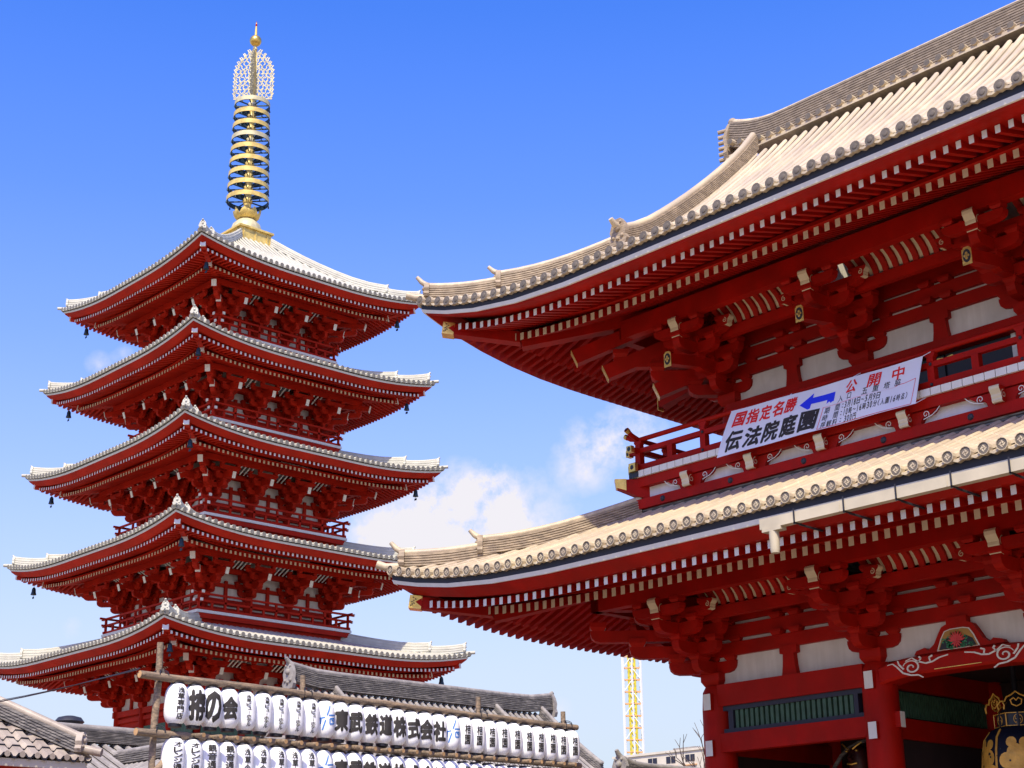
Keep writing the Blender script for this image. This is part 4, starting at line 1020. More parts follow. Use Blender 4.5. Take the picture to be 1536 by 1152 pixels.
def write(s, x, y, w, h, m, bold=.03, adv=None, name='lettering'):
    mb = MB(); adv = adv or w
    for i, ch in enumerate(s):
        if ch in ' 　': continue
        if ch in '：:～〜（）・': put_glyph(mb, ch, x+adv*i, y, w*(.35 if ch in '：:' else .8 if ch not in '（）' else .3), h*(.6 if ch in '：:' else .25 if ch in '～〜' else 1), fnb, bold)
        elif ch == '1': put_glyph(mb, ch, x+adv*i, y, w*.22, h*.92, fnb, bold)
        elif ch.isdigit(): put_glyph(mb, ch, x+adv*i, y, w*.5, h*.92, fnb, bold)
        elif ch in '日口': put_glyph(mb, ch, x+adv*i, y, w*.72, h*.9, fnb, bold)
        else: put_glyph(mb, ch, x+adv*i, y, w, h, fnb, bold)
    mb.build(name, m, clo)
write('国指定名勝', .33, .765, .28, .30, BRED, .034, .345)
write('伝法院庭園', .36, .29, .39, .42, INK, .040, .48)
write('公開中', 3.22, .80, .27, .27, BRED, .022, .54)
write('入口', 2.98, .60, .13, .14, INK, .008, .23); write('五重塔脇', 3.60, .60, .13, .14, INK, .008, .24)
write('期', 2.69, .405, .12, .14, INK, .008); write('間：', 2.95, .405, .11, .14, INK, .008, .14)
def write_var(s, x, y, h):      # proportional line
    mb = MB()
    for ch in s:
        w = .052 if ch.isdigit() else .088; 
        if ch in '～': w = .08
        if ch in '（）：': w = .04
        hh = h*(.25 if ch == '～' else .6 if ch == '：' else 1)
        put_glyph(mb, ch, x+w/2, y, w*(.38 if ch == '1' else .85), hh, fnb, .006 if ch == '1' else .012); x += w+.017
    mb.build('lettering', INK, clo)
write_var('3月18日～5月9日', 3.14, .405, .14)
write('時', 2.69, .245, .12, .14, INK, .008); write('間：', 2.95, .245, .11, .14, INK, .008, .14)
write_var('10時～16時30分（入園16時迄）', 3.14, .245, .14)
write('拝観料：', 2.69, .095, .11, .13, INK, .008, .14); write_var('300円', 3.20, .095, .13)
mb = MB(); ar = [(1.96, .69), (2.24, .90), (2.24, .80), (2.80, .80), (2.80, .535), (2.62, .535), (2.62, .665), (2.24, .665), (2.24, .52)]
def sub_poly(poly, m=0):   # lay the polygon on the cloth in small pieces
    bm = bmesh.new(); vs = [bm.verts.new((a, b, 0)) for a, b in poly]; bm.faces.new(vs); bmesh.ops.triangulate(bm, faces=bm.faces[:])
    bmesh.ops.subdivide_edges(bm, edges=bm.edges[:], cuts=3, use_grid_fill=True); bm.verts.index_update()
    ids = [mb.V(fnb(v.co.x, v.co.y, 0)) for v in bm.verts]
    for f in bm.faces: mb.F([ids[v.index] for v in f.verts], m)
    bm.free()
sub_poly(ar); mb.build('arrow', BBLUE, clo)
mb = MB()
fr = [(2.57, .02), (4.74, .02), (4.76, .56), (4.5, .535), (4.35, .54), (4.25, .5), (2.57, .50)]
for p, q in zip(fr, fr[1:]+fr[:1]):
    l = math.hypot(q[0]-p[0], q[1]-p[1]); nx, ny = -(q[1]-p[1])/l*.006, (q[0]-p[0])/l*.006; ns = 16
    for i in range(ns):
        a = (p[0]+(q[0]-p[0])*i/ns, p[1]+(q[1]-p[1])*i/ns); b = (p[0]+(q[0]-p[0])*(i+1)/ns, p[1]+(q[1]-p[1])*(i+1)/ns)
        mb.face([fnb(a[0]+nx, a[1]+ny, 0), fnb(b[0]+nx, b[1]+ny, 0), fnb(b[0]-nx, b[1]-ny, 0), fnb(a[0]-nx, a[1]-ny, 0)])
mb.build('red_frame_line', BRED, clo)
for (a, b) in ((0, 1), (1, 1), (1, 0), (.33, 1), (.66, 1)):
    mb = MB(); p = bp(a, b*.985+.007); e = Vector((p.x+(.12 if a > .5 else -.05), -1.08, 12.07 if b else 11.2)); mb.tube([p, (p+e)/2+Vector((0, -.02, -.01)), e], .008, 5); mb.build('tie_cord', CLOTH, bn)
# ================================================================== PAPER LANTERNS ON THEIR LOG FRAME
LA, LB = Vector((2.225, -15.303, 5.0)), Vector((1.60, -5.75, 5.0)); Ld = (LB-LA).normalized(); Lx = Vector((Ld.y, -Ld.x, 0))
fr_ = empty('lantern_frame', (LA.x, LA.y+.6, 0), 'frame of weathered logs carrying two rows of paper lanterns', 'log frame')
def LP(s, z, o=0): return LA+Ld*s+Lx*o+Vector((0, 0, z-5.0))
def log(a, b, r, name='log', seg=14, r2=None):
    mb = MB(); a = Vector(a); b = Vector(b); pts = []; rr = []
    for i in range(seg+1):
        f = i/seg; p = a.lerp(b, f); w = .0 if i in (0, seg) else .012
        pts.append(p+Vector((R.uniform(-w, w), R.uniform(-w, w), R.uniform(-w, w)))); rr.append((r+(r2 or r)*0)*(1-.12*f)*(1+R.uniform(-.06, .06)))
    mb.tube(pts, rr, 10, 0, True, 1); return mb.build(name, [WOOD, WOODC], fr_, True)
log(LP(0, 5.0, .07), LP(9.28, 5.0, .07), .055, 'top_rail')
log(LP(-.0, 4.21, .07), LP(9.35, 4.33, .07), .055, 'lower_rail')
log(LP(0, 3.42, .07), LP(9.9, 3.6, .07), .055, 'lower_rail')
for s_, top, rr in ((.38, 5.50, .055), (3.0, 5.30, .05), (6.84, 5.33, .05), (9.02, 5.27, .05)):
    log(LP(s_, 0, -.03), LP(s_, top, -.03), rr, 'post', 10)
log(LP(-.25, 3.1, .25), LP(.72, 4.02, -.05), .05, 'brace', 4)
for i in range(28):
    s_ = .95+.295*i; z = 4.22+.012*s_
    log(LP(s_, z-.02, .34), LP(s_, z+.02, -.28), .033, 'cross_log', 3)
for s_ in (.38, 3.0, 6.84, 9.02):
    for z in (5.0, 4.22+.012*s_):
        mb = MB()
        for q in range(4): mb.tube([LP(s_+.075*math.cos(t*PI/6)*(1 if q % 2 else -1), z+.07*math.sin(t*PI/6)+.012*q, .02+.10*math.cos(t*PI/6)) for t in range(13)], .007, 5)
        mb.build('rope_lashing', IRON, fr_)
up = ['専', '拵', 'の', '会']+['H']*5+['L']+list('東武鉄道株式会社')+['L']+['K']*10
lo = ['O', 'O', 'T', 'T']+['A']*5+['L']+list('東武鉄道株式会社')+['L']+['N', 'R', 'N', 'R', 'N', 'R', 'N', 'R', 'N', 'R']
ordn = ['first', 'second', 'third', 'fourth', 'fifth', 'sixth', 'seventh', 'eighth', 'ninth', 'tenth', 'eleventh', 'twelfth', 'thirteenth', 'fourteenth', 'fifteenth', 'sixteenth', 'seventeenth', 'eighteenth', 'nineteenth', 'twentieth', 'twenty-first', 'twenty-second', 'twenty-third', 'twenty-fourth', 'twenty-fifth', 'twenty-sixth', 'twenty-seventh', 'twenty-eighth', 'twenty-ninth']
cols_txt = {'専': '浅草専門店', 'H': '浅草ビューホテル', 'K': '桔園', 'O': 'オレンジ通り', 'T': '観音通り', 'A': '浅草今半', 'N': '能登屋', 'R': '新仲見世'}
big_w = {'の': .24}
RX, RY, HH = .185, .160, .285
PB = None
def lantern_mesh():
    mb = MB(); prof = []; n = 38
    for i in range(n+1):
        f = i/n; z = -HH+2*HH*f; q = abs(2*f-1); r = (1-q**4.2*.5) if q < 1 else .5
        r *= 1+(.009 if i % 2 else -.006); prof.append((r, z))
    mb.lathe(prof, (0, 0, 0), 24, 0, RX, RY); me = mb
    return me
body_src = None; cap_src = None; hang_src = None
Lang = math.atan2(Ld.y, Ld.x)
def lfn(z0=0):
    def fn(a, b, l):      # a arc length towards viewer's right, b height, on the east face
        q = min(1, abs(b/HH)); rr = 1-q**4.2*.5+.012
        an = a/((RX+RY)/2)     # angle from the outward normal
        x = (RX*rr+l+.002)*math.cos(an); y = (RY*rr+l+.002)*math.sin(an)
        return (x, y, b)
    return fn
text_cache = {}
def lantern_text(code):
    if code in text_cache: return text_cache[code]
    mb = MB(); fn = lfn()
    if code == 'L':
        def st(pts, w=.011):
            for p0, p1 in zip(pts, pts[1:]):
                for q in range(4):
                    p0_, p1_ = p0, p1; a0 = -.05+p0[0]+(p1[0]-p0[0])*q/4; b0 = p0[1]+(p1[1]-p0[1])*q/4; a1 = -.05+p0[0]+(p1[0]-p0[0])*(q+1)/4; b1 = p0[1]+(p1[1]-p0[1])*(q+1)/4
                    l = math.hypot(a1-a0, b1-b0) or 1; nx, ny = -(b1-b0)/l*w, (a1-a0)/l*w
                    mb.face([fn(a0+nx, b0+ny, 0), fn(a1+nx, b1+ny, 0), fn(a1-nx, b1-ny, 0), fn(a0-nx, b0-ny, 0)])
        st([(-.10, -.17), (-.05, -.02)]); st([(-.03, .05), (.03, .2)]); st([(-.17, .0), (-.06, .02)]); st([(-.12, .0), (-.13, -.08)]); st([(0, .05), (.14, .06)]); st([(.02, 0), (.12, .01), (.12, -.07), (.02, -.08), (.02, 0)]); st([(.05, -.02), (.09, -.02), (.09, -.05)]); mat_ = BLUEINK
    elif code in cols_txt and code != '社':
        s = cols_txt[code]; n = len(s); tot = .46; 
        if code == 'K': tot = .34
        h = tot/n; mat_ = INK
        w = {'K': .10, 'O': .13, 'T': .13, 'A': .09, '専': .10, 'H': .075, 'N': .1, 'R': .1}[code]
        for i, ch in enumerate(s):
            y = tot/2-h*(i+.5)
            if ch == 'ー': put_glyph(mb, '|', -.05, y, .012, h*.7, fn, .03)
            elif ch in 'ュ': put_glyph(mb, ch, -.04, y, w*.7, h*.6, fn, .025)
            else: put_glyph(mb, ch, -.05+R.uniform(-.004, .004), y, w, h*.88, fn, .028, fine=True)
    else:
        w = .25; hh = .40; mat_ = INK
        if code in '東武鉄道株式会社': w, hh = .22, .30
        if code == '会' and False: pass
        put_glyph(mb, code, -.065, 0, w, hh, fn, .055, fine=True)
    bm_src = mb
    # rotate to lie on the +Lx side
    ang = math.atan2(Lx.y, Lx.x); c, s_ = math.cos(ang), math.sin(ang)
    mb.v = [(c*x-s_*y, s_*x+c*y, z) for x, y, z in mb.v]
    text_cache[code] = (mb, mat_); return text_cache[code]
def unit_mesh(mb, name, mats, smooth=True):
    o = mb.build(name, mats, None, smooth); me = o.data; bpy.data.objects.remove(o); return me
mbb = lantern_mesh(); c_, s_2 = math.cos(math.atan2(Lx.y, Lx.x)), math.sin(math.atan2(Lx.y, Lx.x)); mbb.v = [(c_*x-s_2*y, s_2*x+c_*y, z) for x, y, z in mbb.v]
body_me = unit_mesh(mbb, 'paper_shade', PAPER)
mm = MB(); mm.lathe([(.095, -HH-.035), (.10, -HH+.01)], (0, 0, 0), 16); ring_b = unit_mesh(mm, 'bottom_ring', BLACK)
mm = MB(); mm.lathe([(.10, HH-.012), (.095, HH+.02)], (0, 0, 0), 16); ring_t = unit_mesh(mm, 'top_ring', BLACK)
mm = MB(); mm.tube([(0, -.09, HH), (0, -.06, HH+.05), (0, 0, HH+.075), (0, .06, HH+.05), (0, .09, HH)], .006, 6); mm.tube([(0, 0, HH+.07), (0, 0, HH+.12)], .006, 6); hang_me = unit_mesh(mm, 'hanger', IRON)
text_me = {}
desc = {'専': 'lettered with five small characters', 'L': 'with a blue brushed emblem', 'H': 'with a slim hotel-name column', 'K': 'with a bold two-character column', 'O': 'with heavy katakana lettering', 'T': 'with the bold characters of a street name', 'A': 'with a four-character restaurant name', 'N': 'with a three-character shop name', 'R': 'with a four-character arcade name'}
for row, (seq, zc) in enumerate(((up, 4.64), (lo, 3.875))):
    for i, code in enumerate(seq):
        s_ = .64+.3015*i; dz = (-.0 if row == 0 else .006*s_)
        p = LP(s_, zc+dz+R.uniform(-.008, .008), .07)
        rw = 'upper' if row == 0 else 'lower'
        if code in desc: d_ = desc[code]
        else: d_ = 'with the large brushed character %s' % code
        t = empty('paper_lantern', p, 'paper lantern %s, %s from left in %s row' % (d_, ordn[i], rw), 'paper lantern', 'white paper lanterns hanging in two rows')
        rot = R.uniform(-.10, .10); t.rotation_euler = (R.uniform(-.03, .03), R.uniform(-.025, .025), rot)
        if code not in text_me:
            mb, m_ = lantern_text(code); text_me[code] = unit_mesh(mb, 'lettering', m_, False)
        for nm, me in (('paper_shade', body_me), ('bottom_ring', ring_b), ('top_ring', ring_t), ('hanger', hang_me)):
            o = bpy.data.objects.new(nm, me); COL.objects.link(o); o.parent = t
            if nm == 'paper_shade': sh = o
        o = bpy.data.objects.new('lettering', text_me[code]); COL.objects.link(o); o.parent = sh
# ================================================================== COPPER LANTERN IN THE SECOND BAY
LX, LY = 6.10, 1.62
cl = empty('hanging_lantern', (LX, LY, 2.7), 'big gold and navy copper lantern hanging in the dark passage of the gate', 'hanging lantern')
mb = MB(); mb.lathe([(.42, 2.75), (.60, 2.85), (.70, 3.1), (.755, 3.6), (.765, 4.1), (.74, 4.6), (.66, 4.93), (.52, 5.10), (.40, 5.14)], (LX, LY, 0), 40); bd = mb.build('lantern_body', NAVY, cl, True)
def lanr(z):
    P_ = [(.60, 2.85), (.70, 3.1), (.755, 3.6), (.765, 4.1), (.74, 4.6), (.66, 4.93), (.52, 5.10)]
    for (r0, z0), (r1, z1) in zip(P_, P_[1:]):
        if z0 <= z <= z1: return r0+(r1-r0)*(z-z0)/(z1-z0)
    return .5
R.seed(11)
a0 = math.atan2(CP.y-LY, CP.x-LX)
mb = MB()
def blob(an, z, r, lift):
    n = 14; c = mb.V(((LX+(lanr(z)+lift)*math.cos(an)), LY+(lanr(z)+lift)*math.sin(an), z)); ring = []
    for q in range(n):
        aa = an+r*math.cos(2*PI*q/n)/lanr(z); zz = min(5.06, max(2.9, z+r*math.sin(2*PI*q/n))); rr = lanr(zz)+lift; ring.append(mb.V((LX+rr*math.cos(aa), LY+rr*math.sin(aa), zz)))
    for q in range(n): mb.F((c, ring[q], ring[(q+1) % n]))
k = 0
for q in range(6):
    base = a0+q*PI/3-.15
    for (da, z, r) in ((0, 4.62, .17), (.24, 4.55, .16), (-.24, 4.48, .15), (.05, 4.35, .2), (.35, 4.25, .17), (-.35, 4.1, .19), (-.05, 4.05, .22), (.28, 3.95, .18), (-.25, 3.8, .18), (.1, 3.7, .22), (-.42, 3.7, .14), (.4, 3.65, .15), (0, 3.4, .2), (.3, 3.3, .17), (-.3, 3.35, .18), (.05, 3.1, .18), (-.2, 3.05, .14), (.25, 4.8, .1), (-.1, 4.82, .1)):
        blob(base+da, z, r, .006+.0012*(k % 5)); k += 1
mb.build('gilt_clouds', LGOLD, bd)
mb = MB()
for q in range(60):
    an = a0+R.uniform(-1.5, 1.5); z = R.uniform(3.2, 4.7); blob(an, z, R.uniform(.012, .03), .016)
mb.build('dark_chasing', BLACK, bd)
for q in range(6):
    an = a0+.37+q*PI/3; mb = MB(); mb.tube([(LX+(lanr(z)+.012)*math.cos(an), LY+(lanr(z)+.012)*math.sin(an), z) for z in (2.9, 3.2, 3.6, 4.0, 4.4, 4.7, 4.93, 5.08)], .022, 6); mb.build('gilt_rib', LGOLD, bd, True)
mb = MB(); mb.lathe([(.40, 5.14), (.40, 5.40), (.36, 5.42)], (LX, LY, 0), 12); cr = mb.build('crown_band', BLACK, cl)
mb = MB()
for q in range(6):
    a, b = PI/3*q+PI/6, PI/3*(q+1)+PI/6; p = lambda f, z, e=.008: ((LX+(.44+e)*(math.cos(a)*(1-f)+math.cos(b)*f)), LY+(.44+e)*(math.sin(a)*(1-f)+math.sin(b)*f), z)
    for (f0, z0, f1, z1) in ((0, 5.15, 1, 5.15), (0, 5.39, 1, 5.39), (.01, 5.15, .01, 5.39), (.99, 5.15, .99, 5.39)): mb.beam(p(f0, z0), p(f1, z1+1e-4), .014, .014, 0, None, (.3, .2, 1))
    ring = [p(.5+.18*math.cos(2*PI*t/20), 5.27+.09*math.sin(2*PI*t/20)) for t in range(21)]; mb.tube(ring, .007, 5)
    for (x0, z0, x1, z1) in ((-.11, 0, .11, 0), (0, -.055, 0, .055), (-.11, 0, -.11, .055), (.11, 0, .11, -.055), (0, .055, .11, .055), (0, -.055, -.11, -.055)): mb.tube([p(.5+x0, 5.27+z0), p(.5+x1, 5.27+z1+1e-4)], .006, 4)
    # leafy finial above each face
    cv = [(-.62, 5.44), (-.66, 5.52), (-.55, 5.60), (-.40, 5.60), (-.32, 5.68), (-.15, 5.72), (0, 5.78), (.15, 5.72), (.32, 5.68), (.40, 5.60), (.55, 5.60), (.66, 5.52), (.62, 5.44)]
    mb.tube([p(.5+x, z, .10) for x, z in cv], .016, 6); ht = [(0, 5.50), (-.16, 5.54), (-.2, 5.62), (-.08, 5.66), (0, 5.61), (.08, 5.66), (.2, 5.62), (.16, 5.54), (0, 5.50)]
    mb.tube([p(.5+x, z, .10) for x, z in ht], .013, 6)
mb.build('gilt_openwork', LGOLD, cr, True)
mb = MB(); mb.lathe([(.36, 5.42), (.2, 5.6), (.06, 5.8), (.05, 6.43)], (LX, LY, 0), 12); mb.build('suspension_rod', BLACK, cl, True)
# ================================================================== GUARDIAN STATUE IN THE FIRST BAY
st = empty('guardian_statue', (2.15, 2.05, 0), 'fierce red guardian statue standing in the dark first bay of the gate', 'statue')
def skin(name, V, Ed, rad, m, parent, sub=1):
    me = bpy.data.meshes.new(name); me.from_pydata(V, Ed, []); o = bpy.data.objects.new(name, me); COL.objects.link(o)
    md = o.modifiers.new('s', 'SKIN'); sv = me.skin_vertices[0].data
    for i, r in enumerate(rad): sv[i].radius = (r, r) if not isinstance(r, tuple) else r
    sv[0].use_root = True
    md2 = o.modifiers.new('u', 'SUBSURF'); md2.levels = 2; md2.render_levels = 2
    bpy.context.view_layer.update(); dg = bpy.context.evaluated_depsgraph_get(); nm = bpy.data.meshes.new_from_object(o.evaluated_get(dg))
    bpy.data.objects.remove(o); bpy.data.meshes.remove(me); nm.name = name
    for p in nm.polygons: p.use_smooth = True
    nm.materials.clear(); nm.materials.append(m); o = bpy.data.objects.new(name, nm); COL.objects.link(o); o.parent = parent; return o
q = [(0, 0, 2.35), (0, 0, 2.8), (0, -.05, 3.35), (0, -.05, 3.95), (0, -.02, 4.35), (0, -.08, 4.62), (0, -.1, 4.95), (0, -.08, 5.2),
     (.35, 0, 2.0), (.48, -.1, 1.2), (.5, 0, .35), (.52, -.35, .25), (-.35, 0, 2.0), (-.45, -.05, 1.2), (-.42, 0, .35), (-.44, -.35, .25),
     (.55, -.02, 4.15), (.95, -.05, 3.6), (.85, -.4, 3.1), (.8, -.55, 2.9), (-.55, -.02, 4.15), (-1.0, 0, 4.0), (-1.1, -.2, 4.55), (-1.1, -.28, 4.8)]
e = [(0, 1), (1, 2), (2, 3), (3, 4), (4, 5), (5, 6), (6, 7), (0, 8), (8, 9), (9, 10), (10, 11), (0, 12), (12, 13), (13, 14), (14, 15), (3, 16), (16, 17), (17, 18), (18, 19), (3, 20), (20, 21), (21, 22), (22, 23)]
r = [.42, .44, .5, .46, .2, .24, .28, .18, .3, .22, .16, .12, .3, .22, .16, .12, .24, .18, .14, .12, .24, .18, .14, .12]
sb = skin('statue_body', q, e, r, STATUE, st)
mb = MB(); mb.sphere((0.13, -.37, 5.04), .045, 0, 10, 6, .6); mb.sphere((-.12, -.37, 5.04), .045, 0, 10, 6, .6)
for sg in (-1, 1): mb.tube([(sg*.05, -.40, 5.07), (sg*.13, -.40, 5.12), (sg*.24, -.34, 5.20)], .018, 6)
mb.tube([(-.12, -.38, 4.78), (0, -.41, 4.76), (.12, -.38, 4.78)], .022, 6); mb.v = [(a+2.15, b+2.05, c) for a, b, c in mb.v]; mb.build('gilt_eyes_and_mouth', GOLD, st, True)
mb = MB(); mb.lathe([(.03, 0), (.07, .06), (.05, .12)], (0, 0, 0), 8); mb.tube([(0, -.40, 4.98), (0, -.47, 4.88), (0, -.40, 4.85)], .045, 8); mb.v = [(a+2.15, b+2.05, c if c > 1 else c+5.35) for a, b, c in mb.v]; mb.build('nose_and_topknot', STATUE, st, True)
mb = MB(); pts = []
for i in range(17):
    an = PI*(-.15+1.3*i/16); pts.append((2.15+1.15*math.cos(an), 2.35, 4.3+1.05*math.sin(an)))
mb.loft([[(x, y-.0, z), (x*.93+2.15*.07, y, z*.94+4.3*.06), (x*.93+2.15*.07, y+.05, z*.94+4.3*.06), (x, y+.05, z)] for x, y, z in pts], 0); mb.build('scarf', GRIDGE, st)
boxo_ = MB(); boxo_.box(1.2, 3.1, 1.4, 2.8, 0, .22); boxo_.build('statue_base', INT, st)
# ================================================================== LOW BUILDINGS
def gable_roof(name, lab, x0, y0, y1, zr, run, a, b, sp=.27, ridge_h=.5, sgn=1, down=True, wallz=None, rows=True, other=True):
    """ridge along y at x0, slope falling towards +x (sgn=1) over 'run'"""
    t = empty(name, (x0, (y0+y1)/2, 0), lab, 'building')
    zf = lambda d: zr-a*d+b*d*d
    for sg in ((1, -1) if other else (1,)):
        mb = MB(); n = round((y1-y0)/sp)
        ds = [run*i/8 for i in range(9)]
        for i in range(n+1):
            y = y0+(y1-y0)*i/n
            rings = [[(x0+sg*d, y+.075*math.cos(PI*q/4), zf(d)+.02+.075*math.sin(PI*q/4)) for q in range(5)] for d in ds]
            mb.loft(rings, 0, False, False); d = run; mb.face([(x0+sg*(run+.01), y+.085*math.cos(2*PI*q/10), zf(run)+.04+.085*math.sin(2*PI*q/10)) for q in range(10)])
            if i < n: mb.loft([[(x0+sg*d, y, zf(d)), (x0+sg*d, y+sp/2, zf(d)-.03), (x0+sg*d, y+sp, zf(d))] for d in ds], 0, False, False)
        mb.loft([[(x0+sg*d, y0, zf(d)-.04), (x0+sg*d, y1, zf(d)-.04), (x0+sg*d, y1, zf(d)-.14), (x0+sg*d, y0, zf(d)-.14)] for d in ds], 0)
        rf = mb.build('roof', GTILE, t)
    mb = MB(); n = 12; pts = [(x0, y0-.2+(y1-y0+.4)*i/n, zr+.05+.16*max(0, (abs(i/n-.5)-.36)/.14)**2) for i in range(n+1)]
    ridge(mb, pts, .38, ridge_h, 8, .09, 0, 1, .22); rd = mb.build('ridge', [GRIDGE, GTILE], t, True)
    mb = MB(); oni(mb, (pts[0][0], pts[0][1], pts[0][2]-.25), (0, -1, 0), .5, ridge_h+.35); mb.build('ridge_end_ornament', GTILE, rd, True); mb = MB(); oni(mb, (pts[-1][0], pts[-1][1], pts[-1][2]-.25), (0, 1, 0), .5, ridge_h+.35)
    mb.tube([(x0, y1+.1, zr+ridge_h+.2), (x0, y1+.35, zr+ridge_h+.36)], .08, 8); mb.build('ridge_end_ornament', GTILE, rd, True)
    if down:
        for yy, ex in ((y1-.35, 1.0), (y0+1.5, .55), (y1-2.6, .4)):
            mb = MB(); ds2 = [.15+(run*.55*ex-.15)*i/8 for i in range(9)][::-1]; ridge(mb, [(x0+d, yy, zf(d)+.03) for d in ds2], .3, .30 if ex == 1 else .2, 4, .08, 0, 1, .12); mb.build('descending_ridge', [GRIDGE, GTILE], rd, True)
    mb = MB(); mb.box(x0-run+.7, x0+run-.7, y0+.6, y1-.6, 0, zf(run)-.0); 
    w0 = zf(run-.6)
    mb.build('wall', PRED if wallz is None else CREAM, t)
    return t, zf
gable_roof('temple_hall', 'long grey-tiled hall roof behind the lantern frame, in front of the pagoda', -20, 3.0, 14.2, 8.95, 5.6, .86, .035, ridge_h=.50)
gable_roof('side_hall', 'low hall with a thick grey ridge beside the left end of the lantern frame', -12, -12.5, -3.0, 5.72, 2.8, .42, .0, sp=.3, ridge_h=.28, down=False)
gable_roof('small_hall', 'low grey roof beneath the white tower, between lanterns and gate', -9.2, 6.9, 13.0, 5.55, 3, .6, .0, sp=.3, ridge_h=.3, down=False, wallz=1)
# cross wing: ridge along x with a south slope
cw = empty('cross_wing', (-10.2, -8, 0), 'pale tiled wing roof with a long grey ridge, left of the lanterns', 'building')
mb = MB(); pts = [(-11.6+3.7*i/6, -8, 5.22) for i in range(7)]; ridge(mb, pts[::-1], .34, .24, 5, .07, 0, 1, .1); mb.build('ridge', [GRIDGE, GTILE], cw, True)
mb = MB(); n = 26
for i in range(n+1):
    x = -13.5+5.8*i/n; ds = [3.0*j/6 for j in range(7)]
    mb.loft([[(x+.07*math.cos(PI*q/4), -8-d, 5.2-.5*d+.07*math.sin(PI*q/4)) for q in range(5)] for d in ds], 0, False, False)
    mb.loft([[(x, -8-d, 5.2-.5*d), (x+.11, -8-d, 5.17-.5*d), (x+.223, -8-d, 5.2-.5*d)] for d in ds], 0, False, False)
mb.box(-13.5, -7.7, -10.9, -8, 3.5, 3.66); mb.build('roof', GTILE, cw)
mb = MB(); mb.box(-13, -8.2, -10.4, -7.8, 0, 3.5); mb.build('wall', CREAM, cw)
# left hall with wavy tiles, white eave and red wall
lh = empty('corner_hall', (-8.5, -17, 0), 'small hall with wavy brown-grey tiles and a red wall in the lower left corner', 'building')
AX1, AY1 = -4.4, -12.35
AE = Eave((-13.4, -21.4, AX1, AY1), 4.52, .62, .0, .0, 1, 1)
mb = MB(); cw_, rh = .285, .27
for k in 'ESN':
    mb.T = AE.T(k); L = AE.sd[k][3]; nc = round(L/cw_); nr = 17
    for j in range(nr-1):
        t0 = rh*j; t1 = rh*(j+1)+.03
        u = 0
        for i in range(nc*6):
            u0 = L*i/(nc*6); u1 = L*(i+1)/(nc*6); s = min(u0, L-u1)
            if s < t0-.0: continue
            w = lambda u_: .035*math.sin(2*PI*nc*u_/L)+.02*math.cos(4*PI*nc*u_/L)
            zz = lambda u_, t_, up_: AE.zt(t_)+w(u_)+up_
            mb.face([(u0, t0, zz(u0, t0, .035)), (u1, t0, zz(u1, t0, .035)), (u1, t1, zz(u1, t1, 0)), (u0, t1, zz(u0, t1, 0))])
            mb.face([(u0, t0, zz(u0, t0, .035)), (u1, t0, zz(u1, t0, .035)), (u1, t0, zz(u1, t0, -.01)), (u0, t0, zz(u0, t0, -.01))], 1)
        if j == 0:
            for i in range(nc):
                u0 = L*(i+.25)/nc; mb.face([(u0+.055*math.cos(2*PI*q/10), -.012, AE.zt(0)+.03+.055*math.sin(2*PI*q/10)) for q in range(10)], 0)
mb.T = None
WT = mat('wavy_clay_tile', (.47, .40, .31), .6, var=.2, scale=2.5, bump=.3, bscale=30, col2=(.25, .20, .16), coat=.1)
rf = mb.build('roof', [WT, BLACK], lh)
for c in ('NE', 'SE'):
    (x, y), (sx, sy) = corner_pts(AE)[c]; pts = [(x+sx*t, y+sy*t, AE.zt(t)+.02) for t in [.2+4.2*i/8 for i in range(9)]]
    mb = MB(); ridge(mb, pts, .3, .26, 5, .08, 0, 1, .0); r_ = mb.build('hip_ridge', [GRIDGE, WT], rf, True)
    mb = MB(); oni(mb, pts[0], (-sx, -sy, 0), .3, .36); mb.tube([(x-sx*.12, y-sy*.12, 4.66), (x+sx*.35, y+sy*.35, 4.80)], .08, 10); mb.build('ridge_end_ornament', WT, r_, True)
mb = MB(); eave_strip(AE, mb, [(.07, -.17), (.05, -.04), (.5, -.02), (.5, -.17)], seg=2); mb.build('eave_board', CREAM, rf)
mb = MB(); mb.box(-13.0, AX1-.16, -21.0, AY1-.16, 0, 4.36); mb.build('wall', PRED, lh)
# spotlight and aerial behind the corner hall
sl_ = empty('lamp_head', (-14, -8.2, 0), 'dark oval lamp head on a thin pole above the left roofs', 'lamp')
mb = MB(); mb.lathe([(.05, -.1), (.28, -.05), (.36, .03), (.28, .13), (.12, .17)], (-13.8, -8.0, 6.42), 16, 0, 1, 1); mb.build('lamp_shade', IRON, sl_, True)
mb = MB(); mb.tube([(-13.8, -8.0, 0), (-13.8, -8.0, 6.35)], .05, 8); mb.build('pole', IRON, sl_)
an_ = empty('roof_finial', (-14.3, -8.9, 0), 'pale metal finial rising beside the oval lamp head', 'finial')
mb = MB(); mb.tube([(-14.3, -8.8, 5), (-14.3, -8.8, 6.35), (-14.32, -8.82, 6.7)], [.08, .09, .05], 8); mb.tube([(-14.4, -8.95, 6.2), (-14.5, -9.05, 6.5), (-14.36, -8.9, 6.72)], .03, 6); mb.build('finial_stem', TWHITE, an_, True)
# cable
mb = MB(); a = LP(0, 5.08, .07); b = Vector((-9.5, -15.5, 5.72)); mb.tube([a.lerp(b, i/14)-Vector((0, 0, .28*math.sin(PI*i/14))) for i in range(15)], .009, 6); mb.tube([a.lerp(b, i/14)-Vector((0, .02, .24*math.sin(PI*i/14)+.02)) for i in range(15)], .006, 5)
tag(mb.build('cable', IRON), 'thin sagging black cable running left from the lantern frame', 'cable')
